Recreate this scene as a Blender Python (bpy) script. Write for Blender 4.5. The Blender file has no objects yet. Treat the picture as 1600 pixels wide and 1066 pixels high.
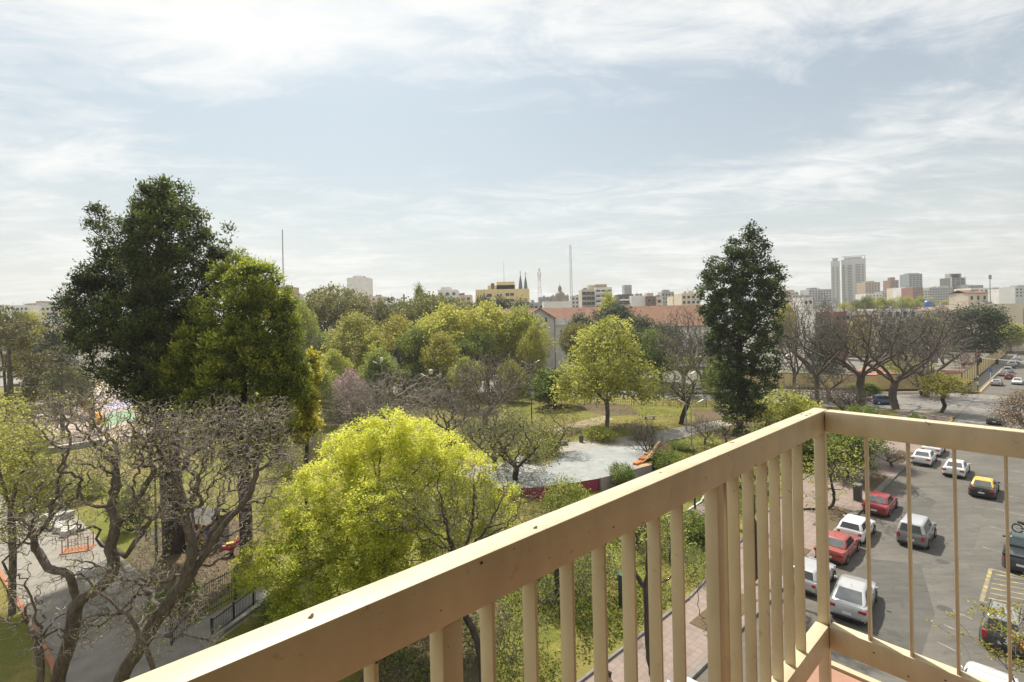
import bpy, bmesh, math, random
import numpy as np
from mathutils import Vector, Matrix

# ------------------------------------------------------------------ camera, sky, sun, exposure
SC = bpy.context.scene
COL = SC.collection
F = 782.0                       # focal length in pixels of the 1600 px wide photograph
ROLL = math.radians(1.2)
H = 17.0                        # eye height above the park
cam_d = bpy.data.cameras.new('camera'); cam = bpy.data.objects.new('camera', cam_d); COL.objects.link(cam)
cam.matrix_world = Matrix.Translation((0, 0, H)) @ Matrix.Rotation(math.radians(90), 4, 'X') @ Matrix.Rotation(-ROLL, 4, 'Z')
cam_d.sensor_width = 36; cam_d.lens = F / 1600 * 36; cam_d.shift_y = -33 / 1600
cam_d.clip_start = 0.05; cam_d.clip_end = 20000
SC.camera = cam

SUN_EL = math.radians(57); SUN_AZ = math.atan2(-0.36, 0.93)     # azimuth from +Y towards +X
SUNV = Vector((math.sin(SUN_AZ) * math.cos(SUN_EL), math.cos(SUN_AZ) * math.cos(SUN_EL), math.sin(SUN_EL)))
ld = bpy.data.lights.new('sun', 'SUN'); ld.energy = 4.7; ld.angle = math.radians(1.5); ld.color = (1.0, 0.93, 0.82)
sun = bpy.data.objects.new('sun', ld); COL.objects.link(sun); sun.location = (0, 0, 60)
sun.rotation_euler = SUNV.to_track_quat('Z', 'Y').to_euler()

W = bpy.data.worlds.new('World'); SC.world = W; W.use_nodes = True
def build_sky():
    nt = W.node_tree; N = nt.nodes; L = nt.links; N.clear()
    def nd(t, **k):
        n = N.new(t)
        for a, b in k.items(): setattr(n, a, b)
        return n
    def math_(op, a, b=None, c=None):
        n = nd('ShaderNodeMath', operation=op)
        for i, v in enumerate((a, b, c)):
            if v is None: continue
            if isinstance(v, (int, float)): n.inputs[i].default_value = v
            else: L.new(v, n.inputs[i])
        return n.outputs[0]
    def mix(f, a, b):
        n = nd('ShaderNodeMix', data_type='RGBA')
        for i, v in ((0, f), (6, a), (7, b)):
            if isinstance(v, (int, float)): n.inputs[i].default_value = v
            elif isinstance(v, tuple): n.inputs[i].default_value = v
            else: L.new(v, n.inputs[i])
        return n.outputs[2]
    sky = nd('ShaderNodeTexSky', sky_type='NISHITA'); sky.sun_disc = False
    sky.sun_elevation = SUN_EL; sky.sun_rotation = SUN_AZ; sky.dust_density = 2.0; sky.air_density = 1.0; sky.ozone_density = 1.5
    tc = nd('ShaderNodeTexCoord'); sep = nd('ShaderNodeSeparateXYZ'); L.new(tc.outputs['Generated'], sep.inputs[0])
    z = math_('MAXIMUM', sep.outputs[2], 0.0)
    zz = math_('ADD', z, 0.10)
    comb = nd('ShaderNodeCombineXYZ')
    L.new(math_('DIVIDE', sep.outputs[0], zz), comb.inputs[0]); L.new(math_('DIVIDE', sep.outputs[1], zz), comb.inputs[1])
    def cloud(rot, scale, sc, det, rough, dist, off):
        mp = nd('ShaderNodeMapping'); mp.inputs['Rotation'].default_value = (0, 0, math.radians(rot)); mp.inputs['Scale'].default_value = (sc[0], sc[1], 1)
        mp.inputs['Location'].default_value = off
        L.new(comb.outputs[0], mp.inputs[0])
        n = nd('ShaderNodeTexNoise'); n.inputs['Scale'].default_value = scale; n.inputs['Detail'].default_value = det
        n.inputs['Roughness'].default_value = rough; n.inputs['Distortion'].default_value = dist
        L.new(mp.outputs[0], n.inputs['Vector']); return n.outputs[0]
    c1 = cloud(20, 1.05, (0.66, 1.0), 11, 0.62, 0.6, (3.1, 1.7, 0))
    c2 = cloud(14, 3.6, (0.52, 1.0), 10, 0.68, 1.1, (0.4, 7.7, 0))
    big = cloud(0, 0.5, (1, 1), 3, 0.5, 0.2, (5.3, 2.2, 0))
    ramp = nd('ShaderNodeValToRGB'); L.new(z, ramp.inputs[0])
    cr = ramp.color_ramp; cr.interpolation = 'B_SPLINE'
    pts = [(0.0, 0.52), (0.10, 0.50), (0.20, 0.50), (0.30, 0.38), (0.36, 0.37), (0.41, 0.54), (0.47, 0.74), (0.8, 0.66)]
    cr.elements[0].position = 0; cr.elements[1].position = 1
    for p_, v_ in pts[1:]: cr.elements.new(p_)
    for e, (p_, v_) in zip(sorted(cr.elements, key=lambda q: q.position), pts + [(1.0, 0.6)]): e.color = (v_, v_, v_, 1)
    s = math_('ADD', math_('MULTIPLY', c1, 0.85), math_('MULTIPLY', c2, 0.60))
    s = math_('ADD', s, math_('MULTIPLY', big, 0.35))
    s = math_('ADD', s, math_('MULTIPLY', math_('SUBTRACT', ramp.outputs[0], 0.5), 0.85))
    mr = nd('ShaderNodeMapRange', interpolation_type='SMOOTHSTEP'); L.new(s, mr.inputs[0])
    mr.inputs[1].default_value = 0.79; mr.inputs[2].default_value = 1.15
    mask = math_('MULTIPLY', mr.outputs[0], 0.92)
    # nishita is used at its daylight strength, thinned with the pale haze that lies on the horizon
    base = nd('ShaderNodeVectorMath', operation='SCALE'); L.new(sky.outputs[0], base.inputs[0]); base.inputs['Scale'].default_value = 1.0
    tint = nd('ShaderNodeVectorMath', operation='MULTIPLY'); L.new(base.outputs[0], tint.inputs[0]); tint.inputs[1].default_value = (.90, 1.05, 1.0); base = tint
    hz = math_('POWER', math_('SUBTRACT', 1.0, math_('MINIMUM', math_('MULTIPLY', z, 2.3), 1.0)), 1.5)
    veil = mix(math_('ADD', 0.36, math_('MULTIPLY', hz, 0.60)), base.outputs[0], (SKYH[0], SKYH[1], SKYH[2], 1))
    col = mix(mask, veil, (SKYC[0], SKYC[1], SKYC[2], 1))
    bg = nd('ShaderNodeBackground'); bg.inputs[1].default_value = 0.078; L.new(col, bg.inputs[0])
    out = nd('ShaderNodeOutputWorld'); L.new(bg.outputs[0], out.inputs[0])
SKYH = (6.6, 6.62, 6.3); SKYC = (8.7, 8.7, 8.55)
build_sky()
SC.view_settings.view_transform = 'Standard'; SC.view_settings.look = 'None'
SC.view_settings.exposure = 0.56; SC.view_settings.gamma = 1.0; SC.view_settings.use_curve_mapping = False
SC.cycles.max_bounces = 10; SC.cycles.transparent_max_bounces = 8; SC.cycles.use_denoising = True
SC.cycles.diffuse_bounces = 6; SC.cycles.glossy_bounces = 3

# ------------------------------------------------------------------ mapping helpers (metres; street frame a along, b across)
SD = Vector((.742, .671, 0)).normalized(); PD = Vector((SD.y, -SD.x, 0))
STREET_YAW = math.atan2(SD.y, SD.x)
def ray(px, py):
    u = px - 800.0; v = py - 500.0; c, s = math.cos(ROLL), math.sin(ROLL)
    return (u * c - v * s) / F, -(u * s + v * c) / F
def G(px, py, z=0.0):
    x, e = ray(px, py); d = (z - H) / e
    return Vector((x * d, d, z))
def at(px, py, Y):
    x, e = ray(px, py); return Vector((x * Y, Y, H + e * Y))
def AB(a, b, z=0.0): return Vector((SD.x * a + PD.x * b, SD.y * a + PD.y * b, z))

# ------------------------------------------------------------------ object helpers
def link(name, data, parent=None, loc=None):
    o = bpy.data.objects.new(name, data); COL.objects.link(o)
    if parent is not None: o.parent = parent
    if loc is not None: o.location = loc
    return o
def tag(o, label=None, cat=None, group=None, kind=None):
    if label: o['label'] = label
    if cat: o['category'] = cat
    if group: o['group'] = group
    if kind: o['kind'] = kind
    return o
def thing(name, label, cat, loc=(0, 0, 0), rz=0.0, group=None):
    o = link(name, None, None, loc); o.rotation_euler = (0, 0, rz); o.empty_display_size = .2
    return tag(o, label, cat, group)
def copy_tree(o, parent=None):
    c = o.copy(); COL.objects.link(c)
    if parent is not None: c.parent = parent
    for ch in list(o.children): copy_tree(ch, c)
    return c
def np_mesh(name, V, Q, mats, tint=None, smooth=True, midx=None):
    V = np.asarray(V, np.float32); Q = np.asarray(Q, np.int32)
    me = bpy.data.meshes.new(name); n, k = Q.shape
    me.vertices.add(len(V)); me.vertices.foreach_set('co', V.ravel())
    me.loops.add(n * k); me.loops.foreach_set('vertex_index', Q.ravel())
    me.polygons.add(n); me.polygons.foreach_set('loop_start', np.arange(0, n * k, k, dtype=np.int32))
    if smooth: me.polygons.foreach_set('use_smooth', np.ones(n, bool))
    if midx is not None: me.polygons.foreach_set('material_index', np.asarray(midx, np.int32))
    if tint is not None:
        at_ = me.attributes.new('tint', 'FLOAT', 'FACE'); at_.data.foreach_set('value', np.asarray(tint, np.float32))
    for m in (mats if isinstance(mats, (list, tuple)) else [mats]): me.materials.append(m)
    me.update(calc_edges=True)
    return me
class MB:
    """collects boxes, prisms and tubes for ONE mesh"""
    def __init__(s): s.v = []; s.f = []; s.m = []
    def add(s, vs, fs, mi=0):
        o = len(s.v); s.v += [tuple(v) for v in vs]; s.f += [tuple(i + o for i in f) for f in fs]; s.m += [mi] * len(fs)
    def box(s, c, d, rz=0, mi=0, mat=None):
        x, y, z = d[0] / 2, d[1] / 2, d[2] / 2
        vs = [Vector((sx * x, sy * y, sz * z)) for sz in (-1, 1) for sx, sy in ((-1, -1), (1, -1), (1, 1), (-1, 1))]
        R = mat if mat is not None else Matrix.Rotation(rz, 3, 'Z')
        vs = [R @ v + Vector(c) for v in vs]
        s.add(vs, [(3, 2, 1, 0), (4, 5, 6, 7), (0, 1, 5, 4), (1, 2, 6, 5), (2, 3, 7, 6), (3, 0, 4, 7)], mi); return s
    def bar(s, p, q, w, h=None, mi=0):
        p, q = Vector(p), Vector(q); d = q - p; h = h or w
        up = Vector((0, 0, 1)) if abs(d.normalized().z) < .95 else Vector((1, 0, 0))
        x = d.normalized(); y = up.cross(x).normalized(); z = x.cross(y)
        M = Matrix((x, y, z)).transposed()
        s.box((p + q) / 2, (d.length, w, h), mat=M, mi=mi); return s
    def tube(s, pts, rad, n=8, mi=0, cap=True):
        pts = [Vector(p) for p in pts]; m = len(pts)
        rad = rad if isinstance(rad, (list, tuple)) else [rad] * m
        ax = (pts[-1] - pts[0]); ax = ax.normalized() if ax.length > 1e-6 else Vector((0, 0, 1))
        ref = Vector((1, 0, 0)) if abs(ax.x) < .6 else Vector((0, 1, 0))
        if abs(ax.z) < .3 and abs(ax.x) >= .6: ref = Vector((0, 0, 1))
        vs = []
        for i, p in enumerate(pts):
            t = (pts[min(i + 1, m - 1)] - pts[max(i - 1, 0)]).normalized()
            u = t.cross(ref).normalized(); w = t.cross(u)
            vs += [p + (u * math.cos(6.2832 * k / n) + w * math.sin(6.2832 * k / n)) * rad[i] for k in range(n)]
        fs = [(i * n + k, i * n + (k + 1) % n, (i + 1) * n + (k + 1) % n, (i + 1) * n + k) for i in range(m - 1) for k in range(n)]
        if cap: fs += [tuple(range(n))[::-1], tuple(range((m - 1) * n, m * n))]
        s.add(vs, fs, mi); return s
    def prism(s, poly, z0, z1, mi=0, side=None):
        n = len(poly); vs = [(p[0], p[1], z0) for p in poly] + [(p[0], p[1], z1) for p in poly]
        ar = sum(poly[i][0] * poly[(i + 1) % n][1] - poly[(i + 1) % n][0] * poly[i][1] for i in range(n))
        fl = ar < 0; o = list(range(n))
        s.add(vs, [tuple(n + i for i in (o[::-1] if fl else o))], mi)
        side = mi if side is None else side
        s.add(vs, [((i + 1) % n, i, i + n, (i + 1) % n + n) if fl else (i, (i + 1) % n, (i + 1) % n + n, i + n) for i in range(n)], side); return s
    def lathe(s, prof, c=(0, 0, 0), n=12, mi=0):
        vs = []; m = len(prof)
        for r, z in prof: vs += [(c[0] + r * math.cos(6.2832 * k / n), c[1] + r * math.sin(6.2832 * k / n), c[2] + z) for k in range(n)]
        s.add(vs, [(i * n + k, i * n + (k + 1) % n, (i + 1) * n + (k + 1) % n, (i + 1) * n + k) for i in range(m - 1) for k in range(n)], mi); return s
    def mesh(s, name, mats, smooth=False, bevel=0, seg=2, angle=35):
        me = bpy.data.meshes.new(name); me.from_pydata([tuple(v) for v in s.v], [], s.f)
        for m in (mats if isinstance(mats, (list, tuple)) else [mats]): me.materials.append(m)
        me.polygons.foreach_set('material_index', s.m)
        if bevel:
            bm = bmesh.new(); bm.from_mesh(me); bmesh.ops.remove_doubles(bm, verts=bm.verts, dist=1e-5)
            es = [e for e in bm.edges if len(e.link_faces) == 2 and e.calc_face_angle(0) > math.radians(25)]
            bmesh.ops.bevel(bm, geom=es, offset=bevel, segments=seg, profile=.5, affect='EDGES', clamp_overlap=True)
            bm.to_mesh(me); bm.free()
        if smooth or bevel:
            me.polygons.foreach_set('use_smooth', [True] * len(me.polygons)); me.set_sharp_from_angle(angle=math.radians(angle))
        me.update(); return me
    def build(s, name, mats, parent=None, loc=None, **k): return link(name, s.mesh(name, mats, **k), parent, loc)

# ------------------------------------------------------------------ materials
def _nt(name):
    m = bpy.data.materials.new(name); m.use_nodes = True
    nt = m.node_tree; b = nt.nodes['Principled BSDF']; return m, nt, b
def noise_(nt, scale, det=6, rough=.6, dist=0, stretch=None, coord='Object', rot=0, own=False):
    tc = nt.nodes.new('ShaderNodeTexCoord'); mp = nt.nodes.new('ShaderNodeMapping'); n = nt.nodes.new('ShaderNodeTexNoise')
    nt.links.new(tc.outputs[coord], mp.inputs[0]); nt.links.new(mp.outputs[0], n.inputs['Vector'])
    if stretch: mp.inputs['Scale'].default_value = stretch
    mp.inputs['Rotation'].default_value = (0, 0, rot)
    if own:
        oi = nt.nodes.new('ShaderNodeObjectInfo'); ml = nt.nodes.new('ShaderNodeVectorMath'); ml.operation = 'SCALE'; ml.inputs[0].default_value = (37.0, 19.0, 53.0); nt.links.new(oi.outputs['Random'], ml.inputs['Scale']); nt.links.new(ml.outputs[0], mp.inputs['Location'])
    n.inputs['Scale'].default_value = scale; n.inputs['Detail'].default_value = det; n.inputs['Roughness'].default_value = rough; n.inputs['Distortion'].default_value = dist
    return n.outputs[0]
def ramp_(nt, fac, stops):
    r = nt.nodes.new('ShaderNodeValToRGB'); nt.links.new(fac, r.inputs[0]); e = r.color_ramp.elements
    while len(e) < len(stops): e.new(.5)
    for i, (p, c) in enumerate(stops): e[i].position = p; e[i].color = (c, c, c, 1) if isinstance(c, (int, float)) else (*c, 1)
    return r.outputs[0]
def mix_(nt, f, a, b, mode='MIX'):
    n = nt.nodes.new('ShaderNodeMix'); n.data_type = 'RGBA'; n.blend_type = mode
    for i, v in ((0, f), (6, a), (7, b)):
        if isinstance(v, (int, float)): n.inputs[i].default_value = v
        elif isinstance(v, tuple): n.inputs[i].default_value = (*v, 1) if len(v) == 3 else v
        else: nt.links.new(v, n.inputs[i])
    return n.outputs[2]
def bump_(nt, b, h, strength=.3, dist=.02):
    n = nt.nodes.new('ShaderNodeBump'); n.inputs['Strength'].default_value = strength; n.inputs['Distance'].default_value = dist
    nt.links.new(h, n.inputs['Height']); nt.links.new(n.outputs[0], b.inputs['Normal'])
MC = {}
def M(name, c, c2=None, scale=3.0, rough=.6, metal=0.0, bump=0.0, coat=0.0, lo=.35, hi=.68, stretch=None, spec=.5, det=6):
    if name in MC: return MC[name]
    m, nt, b = _nt(name); b.inputs['Roughness'].default_value = rough; b.inputs['Metallic'].default_value = metal
    b.inputs['Coat Weight'].default_value = coat; b.inputs['Specular IOR Level'].default_value = spec
    c2 = c2 or tuple(x * .82 for x in c)
    n = noise_(nt, scale, det, stretch=stretch)
    nt.links.new(ramp_(nt, n, [(lo, c2), (hi, c)]), b.inputs['Base Color'])
    if bump: bump_(nt, b, n, bump)
    MC[name] = m; return m
def leafmat(name, cA, cB, trans=.35, rough=.55, var=.15):
    m, nt, b = _nt(name); N = nt.nodes; L = nt.links
    a = N.new('ShaderNodeAttribute'); a.attribute_name = 'tint'
    oi = N.new('ShaderNodeObjectInfo')
    c = mix_(nt, a.outputs['Fac'], cA, cB)
    hs = N.new('ShaderNodeHueSaturation'); L.new(c, hs.inputs['Color'])
    mp = N.new('ShaderNodeMapRange'); L.new(oi.outputs['Random'], mp.inputs[0]); mp.inputs[3].default_value = 1 - var; mp.inputs[4].default_value = 1 + var; L.new(mp.outputs[0], hs.inputs['Value'])
    mp2 = N.new('ShaderNodeMapRange'); L.new(oi.outputs['Random'], mp2.inputs[0]); mp2.inputs[3].default_value = .515; mp2.inputs[4].default_value = .488; L.new(mp2.outputs[0], hs.inputs['Hue'])
    L.new(hs.outputs[0], b.inputs['Base Color']); b.inputs['Roughness'].default_value = rough; b.inputs['Specular IOR Level'].default_value = .35
    t = N.new('ShaderNodeBsdfTranslucent'); L.new(hs.outputs[0], t.inputs[0])
    mx = N.new('ShaderNodeMixShader'); mx.inputs[0].default_value = trans
    L.new(b.outputs[0], mx.inputs[1]); L.new(t.outputs[0], mx.inputs[2]); L.new(mx.outputs[0], N['Material Output'].inputs[0])
    return m
def barkmat(name, cA, cB, scale=4):
    m, nt, b = _nt(name)
    n = noise_(nt, scale, 8, .7, stretch=(1, 1, .35))
    nt.links.new(ramp_(nt, n, [(.32, cA), (.7, cB)]), b.inputs['Base Color']); b.inputs['Roughness'].default_value = .85
    bump_(nt, b, n, .6, .05); return m
glass = M('car_glass', (.20, .215, .215), (.13, .14, .145), scale=1.2, rough=.07, metal=.6, spec=.9)
sideglass = M('car_side_glass', (.035, .038, .04), (.02, .023, .025), scale=1.2, rough=.06, spec=.9)
black = M('black_plastic', (.018, .018, .019), rough=.5)
rubber = M('tyre_rubber', (.022, .022, .023), rough=.8)
chrome = M('alloy', (.55, .55, .56), rough=.3, metal=.9)
tailred = M('tail_lamp_red', (.42, .02, .02), (.3, .01, .01), rough=.2, coat=.6)
lampclear = M('lamp_lens', (.7, .7, .68), rough=.15, coat=.5)
white_plate = M('plate_white', (.75, .75, .73), rough=.5)
# ------------------------------------------------------------------ ground, street, park surfaces
def asphalt(name, c1, c2, streak=True):
    m, nt, b = _nt(name)
    n1 = noise_(nt, .22, 6, .6); n2 = noise_(nt, 1.6, 8, .7, stretch=(.16, 1, 1), rot=-STREET_YAW); n3 = noise_(nt, 60, 3, .6)
    c = ramp_(nt, n1, [(.3, c1), (.7, c2)])
    c = mix_(nt, .55, c, ramp_(nt, n2, [(.3, .45), (.68, 1.2)]), 'MULTIPLY')
    n4 = noise_(nt, .7, 4, .5, 2.5); c = mix_(nt, .5, c, ramp_(nt, n4, [(.30, .55), (.42, 1.0), (.60, 1.0), (.72, 1.15)]), 'MULTIPLY')
    n5 = noise_(nt, 2.3, 5, .55, 3.5); c = mix_(nt, ramp_(nt, n5, [(.492, 0.0), (.50, .55), (.508, 0.0)]), c, (.045, .042, .038))
    if streak:
        ge = nt.nodes.new('ShaderNodeNewGeometry'); dp = nt.nodes.new('ShaderNodeVectorMath'); dp.operation = 'DOT_PRODUCT'; nt.links.new(ge.outputs['Position'], dp.inputs[0]); dp.inputs[1].default_value = PD
        ad = nt.nodes.new('ShaderNodeMath'); ad.operation = 'MULTIPLY_ADD'; nt.links.new(n1, ad.inputs[0]); ad.inputs[1].default_value = 2.6; nt.links.new(dp.outputs['Value'], ad.inputs[2])
        mr = nt.nodes.new('ShaderNodeMapRange'); nt.links.new(ad.outputs[0], mr.inputs[0]); mr.inputs[1].default_value = -9.2; mr.inputs[2].default_value = -7.6; mr.inputs[3].default_value = .62; mr.inputs[4].default_value = 0.0
        c = mix_(nt, mr.outputs[0], c, mix_(nt, ramp_(nt, n2, [(.35, 0.0), (.65, 1.0)]), (.085, .070, .055), (.155, .132, .105)))
    c = mix_(nt, .30, c, ramp_(nt, n3, [(.3, .5), (.7, 1.2)]), 'MULTIPLY')
    nt.links.new(c, b.inputs['Base Color']); b.inputs['Roughness'].default_value = .82
    bump_(nt, b, n3, .25, .01); return m
def groundmat(name, stops1, stops2, s1=.12, s2=1.1, fine=9.0):
    m, nt, b = _nt(name)
    n1 = noise_(nt, s1, 5, .62, .4); n2 = noise_(nt, s2, 7, .68); n3 = noise_(nt, fine, 5, .7)
    A = ramp_(nt, n2, stops1); B = ramp_(nt, n2, stops2)
    c = mix_(nt, ramp_(nt, n1, [(.44, 0.0), (.60, 1.0)]), A, B)
    c = mix_(nt, .7, c, ramp_(nt, n3, [(.25, .45), (.7, 1.3)]), 'MULTIPLY')
    nt.links.new(c, b.inputs['Base Color']); b.inputs['Roughness'].default_value = .9; b.inputs['Specular IOR Level'].default_value = .2
    bump_(nt, b, n3, .6, .08); return m
def tilemat(name, c1, c2, joint, sx=.4, off=.0):
    m, nt, b = _nt(name)
    tc = nt.nodes.new('ShaderNodeTexCoord'); mp = nt.nodes.new('ShaderNodeMapping'); mp.inputs['Rotation'].default_value = (0, 0, -STREET_YAW)
    br = nt.nodes.new('ShaderNodeTexBrick'); nt.links.new(tc.outputs['Object'], mp.inputs[0]); nt.links.new(mp.outputs[0], br.inputs[0])
    br.offset = off; br.inputs['Scale'].default_value = 1; br.inputs['Brick Width'].default_value = sx; br.inputs['Row Height'].default_value = sx
    br.inputs['Mortar Size'].default_value = .012; br.inputs['Color1'].default_value = (*c1, 1); br.inputs['Color2'].default_value = (*c2, 1); br.inputs['Mortar'].default_value = (*joint, 1)
    n = noise_(nt, .9, 7, .7)
    c = mix_(nt, .8, br.outputs['Color'], ramp_(nt, n, [(.25, .6), (.7, 1.15)]), 'MULTIPLY')
    nt.links.new(c, b.inputs['Base Color']); b.inputs['Roughness'].default_value = .8; return m
m_city = groundmat('city_ground', [(.3, (.16, .145, .125)), (.7, (.25, .235, .21))], [(.3, (.10, .12, .06)), (.7, (.20, .18, .14))], .02, .2, 2)
m_road = asphalt('asphalt', (.098, .091, .078), (.150, .140, .120))
m_road_dark = asphalt('asphalt_darker', (.080, .076, .066), (.112, .106, .091))
m_cross = asphalt('asphalt_pale', (.19, .18, .165), (.26, .245, .22), False)
m_lawn = groundmat('lawn', [(.3, (.105, .120, .020)), (.7, (.190, .190, .036))], [(.3, (.16, .14, .040)), (.72, (.26, .215, .065))], .10, .8)
m_dirt = groundmat('dirt', [(.3, (.11, .075, .045)), (.7, (.17, .12, .075))], [(.3, (.16, .12, .08)), (.72, (.07, .075, .03))], .15, 1.2)
m_pave = M('pale_concrete', (.27, .25, .21), (.19, .175, .15), scale=.9, rough=.85, bump=.1)
m_side = tilemat('pink_paving', (.265, .205, .172), (.235, .178, .15), (.16, .13, .112))
m_kerb = M('kerb_stone', (.22, .205, .185), (.15, .14, .125), scale=2, rough=.85)
m_kerby = M('kerb_yellow', (.50, .36, .10), (.36, .29, .15), scale=2, rough=.8)
m_line = M('road_paint', (.30, .28, .24), (.15, .14, .12), scale=2.6, rough=.8, lo=.42, hi=.62)
m_liney = M('road_paint_yellow', (.42, .33, .10), (.20, .18, .12), scale=2.6, rough=.8, lo=.48, hi=.62)

def sheet(name, pts, z, mat, kind='structure', skirt=0.0):
    m = MB(); c = sum((Vector((p[0], p[1], 0)) for p in pts), Vector()) / len(pts); c.z = z
    P = [(p[0] - c.x, p[1] - c.y) for p in pts]
    if skirt: m.prism(P, -skirt, 0)
    else:
        n = len(P); ar = sum(P[i][0] * P[(i + 1) % n][1] - P[(i + 1) % n][0] * P[i][1] for i in range(n))
        m.add([(x, y, 0) for x, y in P], [tuple(range(n)) if ar > 0 else tuple(range(n))[::-1]])
    o = m.build(name, mat, loc=c); o['kind'] = kind; return o
def abp(l, z=0): return [AB(a, b) for a, b in l]
def pxp(l, z=0.0): return [G(x, y, z) for x, y in l]
sheet('ground', [(7000 * math.cos(k * .19635), 7000 * math.sin(k * .19635)) for k in range(32)], -.30, m_city)
# the street runs along SD; its near kerb is b=-1.2, its far kerb b=-12
sheet('road', abp([(-80, -12.0), (1500, -12.0), (1500, -1.2), (-80, -1.2)]), -.13, m_road)
XN = [Vector(p) for p in ((70.6, 80.4, 0), (66, 86, 0), (58, 91, 0), (44, 99, 0), (13.6, 111, 0), (-60, 131, 0), (-260, 176, 0))]
XF = [Vector(p) for p in ((97.5, 104.2, 0), (92, 104.5, 0), (80, 104, 0), (58, 112, 0), (30, 126, 0), (-60, 149, 0), (-260, 196, 0))]
sheet('side_street', [AB(105.0, -12.02), *XN, *XF[::-1], AB(139, -12.02)], -.126, m_cross)
sheet('crossing_pavement', abp([(99, -11.9), (139, -11.9), (139, -1.3), (99, -1.3)]), -.122, m_cross)
sheet('park_ground', [AB(-80, -18.3), AB(100, -18.3), *XN[1:], AB(-250, -330), AB(-250, -18.3)], 0.0, m_lawn, skirt=.3)
sheet('park_verge', abp([(-80, -15.42), (28, -15.42), (38, -16.62), (52, -18.29), (-80, -18.29)]), 0.0, m_lawn, skirt=.3)
sheet('sidewalk', abp([(-80, -15.4), (28, -15.4), (38, -16.6), (52, -18.3), (97, -18.3)]) + [XN[1], XN[0]] + abp([(104.6, -12.5), (103.4, -12.25), (-80, -12.25)]), .012, m_side, skirt=.3)
sheet('far_sidewalk', [AB(138.6, -12.25), *XF[:5], Vector((30, 129, 0)), Vector((60, 118, 0)), AB(130, -23), AB(142.5, -15.0), AB(420, -15.0), AB(420, -12.25)], 0.0, m_pave, skirt=.3)
sheet('near_sidewalk', abp([(-40, -1.05), (400, -1.05), (400, 1.9), (-40, 1.9)]), 0.0, m_side, skirt=.3)
kb = MB()
kb.prism([tuple(v[:2]) for v in abp([(-80, -12.24), (103.4, -12.24), (103.4, -12.0), (-80, -12.0)])], -.28, .02)
kb.prism([tuple(v[:2]) for v in abp([(-40, -1.2), (400, -1.2), (400, -1.06), (-40, -1.06)])], -.28, .02)
o = kb.build('kerb', m_kerb); o['kind'] = 'structure'
def strip(name, pts, w, z0, z1, mat):
    m = MB()
    for p, q in zip(pts[:-1], pts[1:]):
        p, q = Vector(p), Vector(q); d = (q - p).normalized(); n = Vector((-d.y, d.x, 0)) * w / 2; e = d * .0
        m.prism([tuple((v)[:2]) for v in (p - n - e, q - n + e, q + n + e, p + n - e)], z0, z1)
    o = m.build(name, mat); o['kind'] = 'structure'; return o
strip('yellow_kerb', [AB(100, -12.1), AB(103.4, -12.1), AB(104.8, -12.5), XN[0], (66.2, 85.8, 0), (60, 90, 0)], .26, -.28, .03, m_kerby)
strip('yellow_kerb', [AB(165, -12.15), AB(140, -12.15), AB(138.4, -12.4), XF[0], XF[1], XF[2], (70, 107.6, 0)], .26, -.28, .03, m_kerby)
# planter cut-outs with soil along the kerb
soil = MB(); edge = MB()
for a0, a1, b0, b1 in ((25.6, 30.6, -14.2, -12.5), (34.6, 39.8, -14.0, -12.5), (44.6, 50.2, -13.9, -12.5), (57, 63.4, -13.9, -12.5), (70, 76, -13.9, -12.5), (83, 89, -13.9, -12.5)):
    o = sheet('planter_soil', abp([(a0, b0), (a1, b0), (a1, b1), (a0, b1)]), .035, m_dirt)
strip('path_edging', [AB(-60, -15.45), AB(27.9, -15.45)], .14, -.1, .12, m_kerb)
strip('path_edging', [AB(28.0, -15.45), AB(38, -16.65), AB(52, -18.3), AB(97, -18.35)], .14, -.1, .10, m_kerb)
# road markings
mk = MB()
for k in range(8):
    for a0 in (101.0,):
        b = -11.4 + k * 1.25; mk.prism([tuple(v[:2]) for v in abp([(a0, b), (a0 + 4.2, b), (a0 + 4.2, b + .55), (a0, b + .55)])], -.1205, -.1165)
for k in range(8):
    b = -11.4 + k * 1.25; mk.prism([tuple(v[:2]) for v in abp([(133, b), (136.5, b), (136.5, b + .55), (133, b + .55)])], -.1205, -.1165)
for k in range(9):
    t = k / 9; p = Vector((70, 82, 0)).lerp(Vector((86, 101.5, 0)), .1 + t * .8); d = Vector((-.80, .45, 0))
    q = Vector((-d.y, d.x, 0)) * .28; mk.prism([tuple(v[:2]) for v in (p - q, p + d * 3.2 - q, p + d * 3.2 + q, p + q)], -.1205, -.1165)
o = mk.build('crosswalk_markings', m_line); o['kind'] = 'structure'
mk = MB()
for k in range(13):
    a = 49.2 + k * 5.1
    mk.prism([tuple(v[:2]) for v in abp([(a, -4.25), (a + .14, -4.25), (a - .5, -1.4), (a - .64, -1.4)])], -.126, -.122)
for k in range(3):
    a = 33.4 + k * 2.1
    mk.prism([tuple(v[:2]) for v in abp([(a, -4.7), (a + .12, -4.7), (a - .25, -3.7), (a - .37, -3.7)])], -.126, -.122)
o = mk.build('parking_markings', m_line); o['kind'] = 'structure'
mk = MB()
for q in ([(39.9, -3.65), (45.5, -3.65), (45.5, -3.45), (39.9, -3.45)], [(39.9, -3.44), (40.1, -3.44), (40.1, -1.4), (39.9, -1.4)], [(45.3, -3.44), (45.5, -3.44), (45.5, -1.4), (45.3, -1.4)]):
    mk.prism([tuple(v[:2]) for v in abp(q)], -.126, -.122)
for k in range(6):
    a = 40.6 + k * .8; mk.prism([tuple(v[:2]) for v in abp([(a, -3.3), (a + .16, -3.3), (a + .75, -1.5), (a + .59, -1.5)])], -.126, -.122)
o = mk.build('yellow_box_marking', m_liney); o['kind'] = 'structure'
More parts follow.
